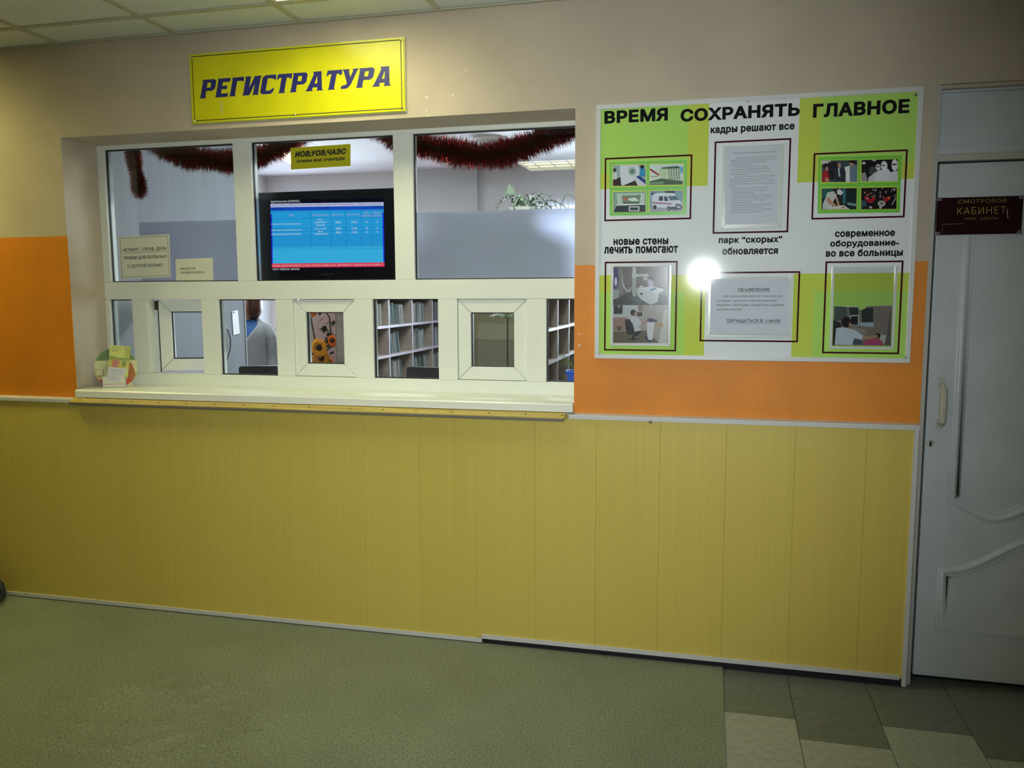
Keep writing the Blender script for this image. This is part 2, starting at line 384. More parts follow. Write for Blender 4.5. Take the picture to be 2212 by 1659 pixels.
# ------------------------------------------------------------------ hall ceiling
def tile_mat():
    m = bpy.data.materials.new('ceiling_tile'); m.use_nodes = True; nt = m.node_tree; b = nt.nodes['Principled BSDF']; N = nt.nodes.new; L = nt.links.new
    b.inputs['Roughness'].default_value = .9; g_ = N('ShaderNodeNewGeometry'); v = N('ShaderNodeTexVoronoi'); v.inputs['Scale'].default_value = 38; v.inputs['Randomness'].default_value = 1
    L(g_.outputs['Position'], v.inputs['Vector']); n = N('ShaderNodeTexNoise'); n.inputs['Scale'].default_value = 9; L(g_.outputs['Position'], n.inputs['Vector'])
    mr = N('ShaderNodeMapRange'); mr.inputs[1].default_value = .05; mr.inputs[2].default_value = .14; L(v.outputs['Distance'], mr.inputs[0])
    r = N('ShaderNodeMapRange'); r.inputs[1].default_value = .50; r.inputs[2].default_value = .56; r.inputs[3].default_value = 1; r.inputs[4].default_value = 0; L(n.outputs[0], r.inputs[0])
    mx = N('ShaderNodeMath'); mx.operation = 'MAXIMUM'; L(mr.outputs[0], mx.inputs[0]); L(r.outputs[0], mx.inputs[1])
    c = N('ShaderNodeMix'); c.data_type = 'RGBA'; c.inputs[6].default_value = rgb((110, 108, 98)); c.inputs[7].default_value = rgb((228, 234, 232)); L(mx.outputs[0], c.inputs[0]); L(c.outputs[2], b.inputs['Base Color'])
    return m
ctile = tile_mat(); bar_m = M('ceiling_bar', (196, 194, 168), .5)
ce = MB().box(XL, XR, YB, .02, CH+.10, CH+.14, cream).build('ceiling'); tag(ce, kind='structure')
PX = .5925; PY = .592; gx0 = -1.067; gy0 = -.230
cols = [i for i in range(-8, 9)]; rows = [j for j in range(0, 11)]
light_cells = {(-1, 0), (-1, 5), (-5, 0)}
tme = None
def ctile_obj(x0, x1, y0, y1, shared=True):
    global tme
    cx, cy = (x0+x1)/2, (y0+y1)/2
    if shared and tme is not None:
        o = bpy.data.objects.new('tile', tme); COL.objects.link(o); o.parent = ce; o.location = (cx, cy, 0); return
    o = MB().box(x0-cx+.006, x1-cx-.006, y0-cy+.006, y1-cy-.006, CH+.006, CH+.020, ctile).build('tile'); o.parent = ce; o.location = (cx, cy, 0)
    if shared: tme = o.data
for i in cols:
    x0 = gx0+i*PX; x1 = x0+PX
    if x1 < XL or x0 > XR: continue
    xa, xb = max(x0, XL), min(x1, XR); full = (xa == x0 and xb == x1)
    ctile_obj(xa, xb, gy0, 0, False)
    for j in rows:
        y1 = gy0-j*PY; y0 = y1-PY
        if y0 < YB or (i, j) in light_cells: continue
        ctile_obj(xa, xb, y0, y1, full)
for i in range(-7, 8):
    x = gx0+i*PX
    if XL < x < XR: MB().box(x-.012, x+.012, YB, 0, CH, CH+.005, bar_m).build('grid_bar', ce)
for j in range(0, 10):
    y = gy0-j*PY; MB().box(XL, XR, y-.012, y+.012, CH+.0002, CH+.0052, bar_m).build('grid_bar', ce)
MB().box(XL, XR, -.020, 0, CH-.001, CH+.004, bar_m).build('wall_angle', ce)

lamp_e = emis('hall_lamp_glow', (255, 250, 200), 17); lamp_e2 = emis('hall_lamp_glow_left', (255, 246, 156), 24); lamp_e3 = emis('hall_lamp_glow_back', (255, 251, 206), 15); lamp_white = M('lamp_white_enamel', (228, 228, 222), .35)
n_l = 0
for (i, j) in sorted(light_cells, key=lambda t: t != (-1, 0)):
    x0 = gx0+i*PX; x1 = x0+PX; y1 = gy0-j*PY; y0 = y1-PY
    if n_l == 0: lab = 'square ceiling light in the tile grid, its bright near edge above the yellow sign'
    else: lab = 'square ceiling light further back in the hall ceiling, column %d, row %d of the grid' % (i+9, j+1)
    t = thing('ceiling_light', lab, 'ceiling light', ((x0+x1)/2, (y0+y1)/2, CH), group='square ceiling lights')
    dp = .055 if j == 0 else .022
    f_ = MB()
    for a in ((x0+.013, x1-.013, y0+.013, y0+.030), (x0+.013, x1-.013, y1-.030, y1-.013), (x0+.013, x0+.030, y0+.030, y1-.030), (x1-.030, x1-.013, y0+.030, y1-.030)):
        f_.box(a[0], a[1], a[2], a[3], CH+.001, CH+.075, lamp_white)
    f_.build('housing', t)
    MB().box(x0+.031, x1-.031, y0+.031, y1-.031, CH+dp, CH+dp+.005, lamp_e3 if j else (lamp_e if i == -1 else lamp_e2)).build('diffuser', t)
    lv = MB()
    for k in range(1, 4):
        xx = x0+PX*k/4; lv.box(xx-.002, xx+.002, y0+.031, y1-.031, CH+.004, CH+dp-.010, lamp_white)
        yy = y0+PY*k/4; lv.box(x0+.031, x1-.031, yy-.002, yy+.002, CH+.004, CH+dp-.010, lamp_white)
    lv.build('louvre', t); n_l += 1

# ------------------------------------------------------------------ service window
FY = .22; FB = .275                                   # front and back of the plastic frame
win = thing('window_1', None, None, (-1.7, FY, 1.0), kind='structure')
def pv(x0, x1, z0, z1, name, y0=FY, y1=FB): return MB().box(x0, x1, y0, y1, z0, z1, pvc).build(name, win, bevel=.0018)
pv(OX0, OX1, 2.168, OZ1+.006, 'rail'); pv(OX0, OX1, 1.4555, 1.5405, 'rail'); pv(OX0, OX1, 1.012, 1.099, 'rail')
pv(OX0, -2.840, 1.5408, 2.1678, 'stile'); pv(OX0, -2.855, 1.0993, 1.4552, 'stile')
pv(-2.146, -2.055, 1.5408, 2.1678, 'mullion'); pv(-1.362, -1.271, 1.5408, 2.1678, 'mullion')
pv(-.550, OX1, 1.5408, 2.1678, 'stile'); pv(-.550, OX1, 1.0993, 1.4552, 'stile')
for a, b in ((-2.728, -2.646), (-2.347, -2.257), (-1.957, -1.871), (-1.565, -1.475), (-1.165, -1.078), (-.765, -.679)): pv(a, b, 1.0993, 1.4552, 'mullion')
def pane(x0, x1, z0, z1):
    b = MB(); b.frame(x0, x1, z0, z1, .0045, .236, .246, gasket); b.build('gasket', win)
    return MB().box(x0+.001, x1-.001, .2465, .2505, z0+.001, z1-.001, clear).build('pane', win)
pane(-2.840, -2.146, 1.5405, 2.168); pane(-2.055, -1.362, 1.5405, 2.168); pane(-1.271, -.550, 1.5405, 2.168)
pane(-2.855, -2.728, 1.099, 1.4555); pane(-2.257, -1.957, 1.099, 1.4555); pane(-1.475, -1.165, 1.099, 1.4555); pane(-.679, -.550, 1.099, 1.4555)
film = film_mat()
MB().box(-1.267, -.554, .2512, .2518, 1.545, 1.835, film).build('frosted_film', win)
MB().box(-2.690, -2.150, .2512, .2518, 1.545, 1.826, film).build('frosted_film', win)
# opening sashes: mitred frame, pane, gasket
def sash(name, x0, z0, wd, hg, y, rz, label=None):
    r = bpy.data.objects.new(name, None); COL.objects.link(r); r.parent = win; r.location = Vector((x0, y, z0))-wloc(win); r.rotation_euler = (0, 0, rz)
    t = .058; e = .0012
    for pts in ([(0, 0), (wd, 0), (wd-t, t-e), (t, t-e)], [(0, hg), (wd, hg), (wd-t, hg-t+e), (t, hg-t+e)], [(0, e*2), (t-e, t), (t-e, hg-t), (0, hg-e*2)], [(wd, e*2), (wd-t+e, t), (wd-t+e, hg-t), (wd, hg-e*2)]):
        MB().prism(pts, 0, .052, pvc).build('sash_bar', r, local=True, bevel=.0015)
    b = MB(); b.frame(t-.001, wd-t+.001, t-.001, hg-t+.001, .0045, .014, .024, gasket); b.build('gasket', r, local=True)
    MB().box(t, wd-t, .0245, .0285, t, hg-t, clear).build('pane', r, local=True)
    return r
sash('sash', -1.869, 1.101, .302, .352, .232, 0); sash('sash', -1.076, 1.101, .309, .352, .232, 0)
for a, b in ((-1.871, -1.565), (-1.078, -.765)): MB().frame(a, b, 1.099, 1.4555, .030, .2855, .300, pvc).build('rebate', win)
s1 = sash('sash', -2.612, 1.108, .300, .345, .262, math.radians(17))
tag(s1, 'sash swung inwards')
hm = M('dark_hinge_metal', (74, 66, 44), .4, .8)
MB().box(-2.634, -2.614, .262, .285, 1.405, 1.448, hm).build('hinge', win)
MB().box(-2.640, -2.636, .2755, .300, 1.10, 1.455, pvc).build('jamb_lip', win)
MB().box(-2.628, -2.623, .276, .280, 1.10, 1.452, gasket).build('gasket', win)
MB().box(-2.6458, -2.642, .222, .274, 1.10, 1.455, pvc).build('jamb_lip', win)
hd = MB(); hd.tube([(.20, .075, .20), (.205, .080, .20), (.30, .080, .205)], .006, white_trim, 8); hd.build('handle', s1, local=True)

# sill board and the varnished strip under it
sill = MB().prism_x([(-.024, 1.006), (-.024, 1.034), (-.019, 1.040), (FY-.002, 1.042), (FY-.002, 1.006)], OX0+.012, OX1-.001, pvc).build('window_sill', win)
wood = M('varnished_strip', (206, 186, 92), .3, var=.22, scale=(2.5, 60, 60), c2=(176, 150, 66), coat=.3)
st = thing('edge_strip', 'varnished wooden edge strip with a row of screws screwed below the white window sill', 'strip', (-1.7, -.03, .98))
MB().prism_x([(-.0205, 1.004), (-.060, .988), (-.060, .984), (-.0205, .984)], OX0+.004, -.553, wood).build('strip', st)
MB().prism_z([(-.553, -.0205), (-.531, -.0205), (-.553, -.060)], .984, .996, wood).build('strip_end', st)
MB().box(OX0+.004, -.556, -.058, -.0205, .9745, .9838, M('grey_strip_underside', (122, 118, 112), .5)).build('channel', st)
scm = M('screw_metal', (70, 62, 34), .4, .6)
for px, py in [(174, 862.8), (228, 864.6), (285, 866), (344, 868), (403, 869.7), (465, 872), (527, 874), (592, 876), (668, 877.8), (757, 881), (828, 883.5), (899, 886.5), (977, 888.8), (1056, 890.5), (1136, 893), (1214, 895)]:
    x, z = W(px, py, -.040)
    if x < OX0+.01: x = OX0+.012
    MB().lathe([(.0001, .0028), (.0028, .0022), (.0036, .0)], (x, -.042, .9955), scm, 8).build('screw', st)

# papers and the small yellow notice taped on the glass
paper = M('paper_cream', (224, 226, 204), .7)
def sheet(name, q, y, mat, label, cat, group=None):
    x = [p[0] for p in q]; z = [p[1] for p in q]; c = (sum(x)/4, y, min(z))
    t = thing(name, label, cat, c, group=group)
    MB().prism(q, y, y+.0006, mat).build('sheet', t); return t
def warp(q):                                  # maps the unit square onto a slightly skewed sheet
    a, b, c, d = q
    def f(p):
        u, y, v = p
        return (a[0]*(1-u)*v+b[0]*u*v+c[0]*u*(1-v)+d[0]*(1-u)*(1-v), y, a[1]*(1-u)*v+b[1]*u*v+c[1]*u*(1-v)+d[1]*(1-u)*(1-v))
    return f
k = crop(200, 280, 4.608, .2445)
q = [k(255, 1068), k(762, 1040), k(778, 1468), k(282, 1488)]
t = sheet('taped_notice', q, .2445, paper, 'white notice with a printed double border taped low on the left window pane', 'notice')
f = warp(q); dk = ink((52, 54, 46)); m_ = MB(); y = .2442
for (u0, u1, v0, v1) in ((.03, .97, .955, .962), (.03, .97, .035, .042), (.03, .036, .04, .96), (.964, .97, .04, .96)):
    m_.add([f((u0, y, v0)), f((u1, y, v0)), f((u1, y, v1)), f((u0, y, v1))], [(0, 1, 2, 3)], dk)
for s_, u0, u1, v0, v1 in (('ЧЕТВЕРГ – ПРОФ. ДЕНЬ', .07, .94, .63, .72), ('ПРИЕМ ДЛЯ БОЛЬНЫХ', .085, .935, .44, .53), ('С ОСТРОЙ БОЛЬЮ!', .15, .86, .26, .35)):
    m_.text(s_, u0, u1, v0, v1, y, dk, bold=.02, map=f)
m_.add([f((.07, y, .605)), f((.94, y, .605)), f((.94, y, .613)), f((.07, y, .613))], [(0, 1, 2, 3)], dk)
m_.build('lettering', t, recalc=False)
q = [k(825, 1290), k(1195, 1275), k(1202, 1518), k(832, 1524)]
t = sheet('taped_notice', q, .2445, paper, 'small white two-line notice low on the left pane, right of the bordered notice', 'notice')
f = warp(q); m_ = MB(); m_.text('ВЕДЕТСЯ', .14, .52, .53, .63, y, dk, bold=.02, map=f); m_.text('АУДИОЗАПИСЬ', .14, .77, .36, .46, y, dk, bold=.02, map=f); m_.build('lettering', t, recalc=False)
k = crop(540, 280, 4.88, .2445); q = [k(428, 193), k(1060, 150), k(1060, 383), k(432, 422)]
yel = M('notice_yellow', (200, 194, 30), .45)
t = sheet('yellow_notice', q, .2445, yel, 'small yellow notice with slanted black lettering stuck high on the middle pane above the screen', 'notice')
f = warp(q); bk = ink((34, 34, 42)); m_ = MB()
m_.text('ИОВ;УОВ;ЧАЭС', .07, .93, .51, .82, y, bk, bold=.062, shear=.22, res=3, map=f)
m_.text('ПРИЕМ ВНЕ ОЧЕРЕДИ', .09, .91, .27, .42, y, bk, bold=.055, shear=.22, res=3, map=f); m_.build('lettering', t, recalc=False)

# ------------------------------------------------------------------ yellow sign above the window
sx0, sx1, sz0, sz1 = -2.189, -1.215, 2.213, 2.497
sg = thing('reception_sign', 'long yellow sign with slanted dark blue capital lettering above the service window', 'sign', ((sx0+sx1)/2, -.012, sz0))
acr = M('sign_clear_edge', (196, 202, 120), .15, spec=.6)
MB().box(sx0-.004, sx1+.004, -.008, -.001, sz0-.004, sz1+.004, acr).build('backing', sg)
sy = M('sign_yellow', (226, 222, 24), .30, coat=.25, var=.05, scale=(7, 7, 7))
MB().box(sx0, sx1, -.012, -.0085, sz0, sz1, sy).build('board', sg)
ol = ink((44, 50, 44)); m_ = MB(); i_ = .010; tt = .0035; y = -.0123
for a in ((sx0+i_, sx1-i_, sz0+i_-.002, sz0+i_-.002+tt), (sx0+i_, sx1-i_, sz1-i_, sz1-i_+tt), (sx0+i_, sx0+i_+tt, sz0+i_, sz1-i_), (sx1-i_-tt, sx1-i_, sz0+i_, sz1-i_)): m_.rect(*a, y, ol)
m_.build('border', sg, recalc=False)
# hand-drawn wedge-serif capitals; each glyph: outline(s) on a 0..w x 0..1 grid, advance w
GL = {
 'Р': (.70, [[(0, 0), (.02, .10), (.02, .90), (-.03, 1), (.58, 1), (.70, .90), (.70, .50), (.58, .38), (.27, .38), (.27, .10), (.31, 0)], [(.27, .82), (.45, .82), (.45, .56), (.27, .56)]]),
 'Е': (.64, [[(0, 0), (.02, .08), (.02, .92), (-.03, 1), (.62, 1), (.64, .84), (.60, .80), (.27, .80), (.27, .60), (.52, .60), (.52, .42), (.27, .42), (.27, .19), (.58, .19), (.64, .24), (.62, .0)]]),
 'Г': (.58, [[(0, 0), (.02, .08), (.02, .92), (-.03, 1), (.58, 1), (.60, .80), (.55, .74), (.50, .80), (.27, .80), (.27, .10), (.32, 0)]]),
 'И': (.78, [[(0, 0), (.02, .08), (.02, .92), (-.03, 1), (.29, 1), (.27, .90), (.27, .40), (.46, 1), (.80, 1), (.76, .90), (.76, .10), (.80, 0), (.49, 0), (.52, .10), (.52, .58), (.34, 0)]]),
 'С': (.66, [[(.12, 0), (0, .12), (0, .88), (.12, 1), (.64, 1), (.68, .72), (.58, .76), (.46, .82), (.26, .82), (.26, .18), (.46, .18), (.58, .28), (.67, .30), (.62, .08), (.52, 0)]]),
 'Т': (.66, [[(.17, 0), (.20, .10), (.20, .80), (.10, .80), (.02, .70), (-.02, .76), (0, 1), (.68, 1), (.70, .76), (.64, .70), (.56, .80), (.45, .80), (.45, .10), (.50, 0)]]),
 'А': (.78, [[(-.04, 0), (.02, .10), (.22, .86), (.17, 1), (.56, 1), (.74, .10), (.82, 0), (.49, 0), (.51, .10), (.50, .18), (.29, .18), (.27, .10), (.31, 0)], [(.34, .38), (.46, .38), (.41, .74), (.39, .74)]]),
 'У': (.68, [[(.06, 0), (.02, .10), (.10, .18), (.24, .20), (.28, .26), (.26, .34), (.02, .90), (-.05, 1), (.29, 1), (.27, .90), (.38, .58), (.46, .90), (.42, 1), (.72, 1), (.66, .90), (.48, .22), (.38, .06), (.28, 0)]]),
}
def glyph_text(mb, s, x0, x1, z0, z1, y, mat, shear=.20, gap=.075):
    X = 0; items = []
    for ch in s: wd, outs = GL[ch]; items.append((X, outs)); X += wd+gap
    X -= gap; tot = X+shear
    for (ox, outs) in items:
        cu = bpy.data.curves.new('g', 'CURVE'); cu.dimensions = '2D'; cu.fill_mode = 'BOTH'
        for pts in outs:
            sp = cu.splines.new('POLY'); sp.points.add(len(pts)-1); sp.use_cyclic_u = True
            for i, p in enumerate(pts): sp.points[i].co = (p[0], p[1], 0, 1)
        ob = bpy.data.objects.new('g', cu); COL.objects.link(ob); me = bpy.data.meshes.new_from_object(ob.evaluated_get(bpy.context.evaluated_depsgraph_get()))
        vs = [(x0+(x1-x0)*(ox+v.co.x+shear*v.co.y)/tot, y, z0+(z1-z0)*v.co.y) for v in me.vertices]; fs = [tuple(p.vertices) for p in me.polygons]
        mb.add(vs, fs, mat); bpy.data.objects.remove(ob); bpy.data.curves.remove(cu); bpy.data.meshes.remove(me)
k = crop(400, 60, 4.424, -.0125)
lx0 = k(140, 680)[0]; lx1 = k(2000, 545)[0]; lz0 = (k(165, 682)[1]+k(1950, 547)[1])/2; lz1 = (k(200, 500)[1]+k(1940, 362)[1])/2
m_ = MB(); glyph_text(m_, 'РЕГИСТРАТУРА', lx0, lx1, lz0, lz1, -.0126, M('sign_ink_blue', (44, 48, 118), .35)); m_.build('lettering', sg, recalc=False)
chrome = M('bright_screw', (190, 190, 186), .2, .9)
for u in (sx0+.011, (sx0+sx1)/2, sx1-.011):
    for v in (sz0+.010, sz1-.009):
        MB().lathe([(.0048, 0), (.0044, -.003), (.002, -.0045), (.0001, -.0046)], (u, -.012, v), chrome, 10, 'y').build('screw', sg)
x, z = W(479, 232, -.0126); MB().rect(x-.006, x+.005, z-.026, z+.026, -.0124, M('tape_residue', (214, 206, 110), .6)).build('tape_residue', sg)

# ------------------------------------------------------------------ information board
BX0, BX1, BZ0, BZ1 = -.438, .706, 1.223, 2.190
bd = thing('information_board', 'large glossy white and green information board with black headings beside the door', 'notice board', ((BX0+BX1)/2, -.016, BZ0))
bw = M('board_gloss_white', (230, 236, 238), .062, spec=.5)
MB().box(BX0, BX1, -.014, -.001, BZ0, BZ1, bw).build('board', bd)
b_ = MB(); b_.frame(BX0, BX1, BZ0, BZ1, .017, -.019, -.0145, M('board_edge_white', (214, 216, 214), .3)); b_.build('edge_frame', bd, bevel=.0015)
YB_ = -.0142
def gl(n, c): return M(n, c, .07)
lime, grn, grn2, maroon, blk = gl('board_lime', (200, 218, 92)), gl('board_green', (180, 224, 110)), gl('board_mid_green', (128, 204, 98)), gl('board_maroon', (70, 18, 30)), gl('board_black', (24, 24, 30))
A = crop(1260, 180, 2.989, -.0145); B = crop(1260, 480, 2.989, -.0145)
def R4(K, a, b, c, d): return span((K(*a), K(*b), K(*c), K(*d)))
ix0, ix1, iz0, iz1 = BX0+.017, BX1-.017, BZ0+.017, BZ1-.017
xa = (A(805, 115)[0]+B(788, 868)[0])/2; xb = (A(668, 150)[0]+B(660, 868)[0])/2; xc = (A(1385, 95)[0]+B(1355, 870)[0])/2; xd = (A(1524, 95)[0]+B(1490, 870)[0])/2
zt = (A(100, 680)[1]+A(800, 665)[1])/2; zg = (A(97, 568)[1]+A(2143, 522)[1])/2; zb = (B(100, 335)[1]+B(2120, 335)[1])/2; zh = B(500, 450)[1]
y2 = YB_-.0002
for (a, b, c, d, yy, m) in ((ix0, xa, zt, iz1, YB_, lime), (xc, ix1, zt, iz1, YB_, lime), (ix0, xa, iz0, zb, YB_, lime), (xc, ix1, iz0, zb, YB_, lime), (ix0, xb, zg, iz1, y2, grn), (xd, ix1, zg, iz1, y2, grn), (ix0, xb, iz0, zh, y2, grn), (xd, ix1, iz0, zh, y2, grn)):
    MB().rect(a, b, c, d, yy, m).build('printed_block', bd, recalc=False)
fr = MB(); y3 = YB_-.0004
def outline(x0, x1, z0, z1, t=.0062):
    fr.rect(x0, x1, z0, z0+t, y3, maroon); fr.rect(x0, x1, z1-t, z1, y3, maroon); fr.rect(x0, x0+t, z0+t, z1-t, y3, maroon); fr.rect(x1-t, x1, z0+t, z1-t, y3, maroon)
F1 = R4(A, (137, 478), (703, 463), (698, 880), (137, 888)); F3 = R4(A, (1485, 446), (2092, 431), (2078, 873), (1475, 873))
a = A(845, 372); b = A(1338, 357); c = B(1328, 68); d = B(838, 72); F2 = span((a, b, c, d))
F4 = R4(B, (137, 255), (607, 250), (602, 833), (135, 830)); F5 = R4(B, (757, 320), (1400, 318), (1387, 775), (753, 770)); F6 = R4(B, (1562, 250), (2067, 250), (2040, 852), (1543, 847))
for F in (F1, F2, F3, F4, F5, F6): outline(*F)
fr.build('printed_outlines', bd, recalc=False)
tx = MB()
def btext(s_, K, p0, p1, h, bold=.018, ty=y3):           # p0 lower-left, p1 lower-right in the crop, h letter height in crop px
    a = K(*p0); b = K(*p1); u = K(p0[0], p0[1]-h); v = K(p1[0], p1[1]-h)
    z0 = (a[1]+b[1])/2; z1 = (u[1]+v[1])/2
    tx.text(s_, (a[0]+u[0])/2, (b[0]+v[0])/2, z0, z1, ty, blk, bold=bold, res=4)
btext('ВРЕМЯ', A, (136, 257), (546, 244), 82, .05); btext('СОХРАНЯТЬ', A, (628, 238), (1398, 222), 84, .05); btext('ГЛАВНОЕ', A, (1484, 217), (2106, 199), 92, .05)
btext('кадры решают все', A, (822, 327), (1364, 318), 50, .042)
btext('новые стены', B, (195, 146), (549, 145), 40, .042); btext('лечить помогают', B, (134, 202), (611, 200), 46, .042)
btext('парк “скорых”', B, (874, 144), (1285, 142), 52, .042); btext('обновляется', B, (898, 210), (1257, 206), 48, .042)
btext('современное', B, (1625, 106), (2012, 102), 48, .042); btext('оборудование-', B, (1594, 167), (2038, 163), 52, .042); btext('во все больницы', B, (1566, 232), (2063, 226), 56, .042)
tx.build('lettering', bd, recalc=False)
for (px, py) in ((1293.3, 230.6), (1614.5, 218), (1979, 204.5), (1296.5, 764.5), (1957, 772)):
    x, z = W(px, py, -.02); MB().lathe([(.0056, 0), (.005, -.003), (.003, -.0045), (.0001, -.005)], (x, -.0145, z), chrome, 10, 'y').build('screw', bd)

# printed photographs: flat ink shapes on the board / on paper
def pict(name, parent, K, y, shapes):
    m_ = MB(); dy = 0
    for sh in shapes:
        c = ink(sh[0], .2); yy = y-dy
        if sh[1] == 'e':
            _, _, cx, cy, rx, ry = sh; n = 14; m_.poly([K(cx+rx*math.cos(2*PI*i/n), cy+ry*math.sin(2*PI*i/n)) for i in range(n)], yy, c)
        else: m_.poly([K(*p) for p in sh[1]], yy, c)
        dy += .000012
    return m_.build(name, parent, recalc=False)
def rc(x0, y0, x1, y1): return [(x0, y0), (x1, y0), (x1, y1), (x0, y1)]
# four-picture group, upper left
K1 = crop(1300, 320, 9.76, -.0150)
G = [((128, 204, 98), [(163, 298), (1795, 250), (1785, 1405), (165, 1425)])]
for q in ([(215, 340), (945, 330), (945, 815), (215, 825)], [(1000, 325), (1735, 318), (1730, 795), (1000, 805)], [(215, 900), (945, 890), (945, 1350), (215, 1360)], [(990, 885), (1725, 872), (1720, 1335), (990, 1345)]): G.append(((206, 224, 92), q))
pict('picture_mat', bd, K1, -.0150, G)
S = [((150, 178, 176), [(235, 358), (928, 350), (925, 790), (235, 798)]), ((60, 38, 44), [(235, 670), (400, 610), (700, 680), (925, 760), (925, 790), (235, 798)]),
     ((200, 208, 216), [(240, 520), (320, 520), (320, 650), (240, 665)]), ((40, 44, 50), [(240, 430), (300, 430), (310, 480), (240, 500)]),
     ((212, 220, 232), [(385, 365), (760, 352), (800, 480), (760, 640), (660, 700), (450, 790), (410, 780), (388, 560)]), ((186, 202, 204), 'e', 640, 490, 95, 105), ((112, 142, 130), 'e', 645, 492, 62, 62),
     ((52, 142, 196), [(800, 440), (850, 410), (905, 440), (918, 600), (800, 600)]), ((40, 28, 30), 'e', 850, 395, 42, 42), ((204, 210, 220), [(670, 620), (740, 600), (925, 760), (925, 795), (760, 790)]), ((34, 54, 140), [(720, 600), (790, 580), (925, 680), (925, 765)])]
pict('picture', bd, K1, -.0154, S)
S = [((204, 222, 222), [(1012, 345), (1718, 335), (1712, 768), (1012, 778)]), ((190, 210, 170), [(1205, 440), (1380, 410), (1380, 680), (1205, 660)]), ((214, 226, 208), [(1012, 560), (1250, 590), (1250, 700), (1012, 720)]),
     ((164, 60, 50), [(1015, 420), (1205, 545), (1205, 590), (1015, 470)]), ((206, 224, 200), [(1370, 390), (1610, 375), (1680, 680), (1375, 690)]), ((74, 104, 92), [(1265, 405), (1600, 375), (1650, 400), (1650, 425), (1265, 440)])]
for c_ in range(5):
    for r_ in range(8): S.append(((26, 62, 58), rc(1392+c_*52+r_*3, 408+r_*33, 1392+c_*52+34+r_*3, 408+r_*33+18)))
for c_ in range(6): S.append(((60, 70, 60), rc(1030+c_*28, 590, 1046+c_*28, 606)))
S += [((70, 96, 74), [(1012, 700), (1250, 640), (1700, 690), (1712, 768), (1012, 778)]), ((110, 150, 120), [(1030, 720), (1300, 700), (1310, 760), (1030, 765)]), ((96, 172, 216), [(1640, 400), (1715, 395), (1712, 520), (1670, 540)])]
pict('picture', bd, K1, -.0154, S)
S = [((134, 168, 152), [(235, 925), (928, 910), (925, 1345), (235, 1352)]), ((34, 54, 66), [(305, 1215), (915, 1195), (922, 1345), (250, 1352)]), ((186, 206, 196), [(310, 960), (900, 945), (900, 1180), (820, 1190), (330, 1200)]), ((108, 142, 124), [(420, 1000), (820, 985), (800, 1150), (440, 1160)]),
     ((214, 222, 214), [(300, 1190), (910, 1170), (910, 1192), (300, 1215)]), ((186, 110, 96), 'e', 495, 1075, 52, 38), ((222, 226, 216), [(560, 1060), (700, 1040), (790, 1110), (640, 1120), (560, 1100)]), ((60, 80, 70), rc(455, 1145, 790, 1168)),
     ((214, 220, 220), rc(570, 1228, 792, 1330)), ((40, 64, 58), rc(592, 1248, 770, 1312))]
pict('picture', bd, K1, -.0154, S)
S = [((120, 158, 176), [(1012, 905), (1712, 890), (1705, 1335), (1010, 1342)]), ((44, 58, 76), rc(1050, 940, 1140, 990)), ((44, 58, 76), rc(1330, 905, 1540, 960)), ((150, 160, 172), [(1010, 1240), (1705, 1200), (1705, 1335), (1010, 1342)]),
     ((204, 214, 232), [(1055, 1010), (1110, 960), (1520, 950), (1560, 1000), (1650, 1100), (1690, 1160), (1690, 1230), (1420, 1260), (1150, 1250), (1060, 1210)]), ((226, 232, 240), [(1090, 960), (1320, 945), (1530, 950), (1550, 985), (1090, 995)]),
     ((36, 42, 56), [(1210, 1020), (1290, 1015), (1290, 1110), (1205, 1110)]), ((36, 42, 56), [(1315, 1018), (1360, 1018), (1410, 1112), (1320, 1115)]), ((74, 104, 130), [(1380, 1015), (1560, 1005), (1640, 1090), (1450, 1105)]),
     ((150, 58, 66), [(1070, 1140), (1480, 1165), (1480, 1188), (1070, 1163)]), ((44, 50, 84), [(1440, 1240), (1700, 1215), (1700, 1270), (1600, 1305), (1440, 1295)]), ((30, 34, 50), rc(1550, 1180, 1670, 1212)),
     ((28, 32, 44), 'e', 1120, 1245, 36, 48), ((28, 32, 44), 'e', 1412, 1270, 38, 50), ((140, 150, 160), 'e', 1415, 1270, 16, 22), ((220, 224, 230), rc(1590, 1238, 1660, 1260))]
pict('picture', bd, K1, -.0154, S)
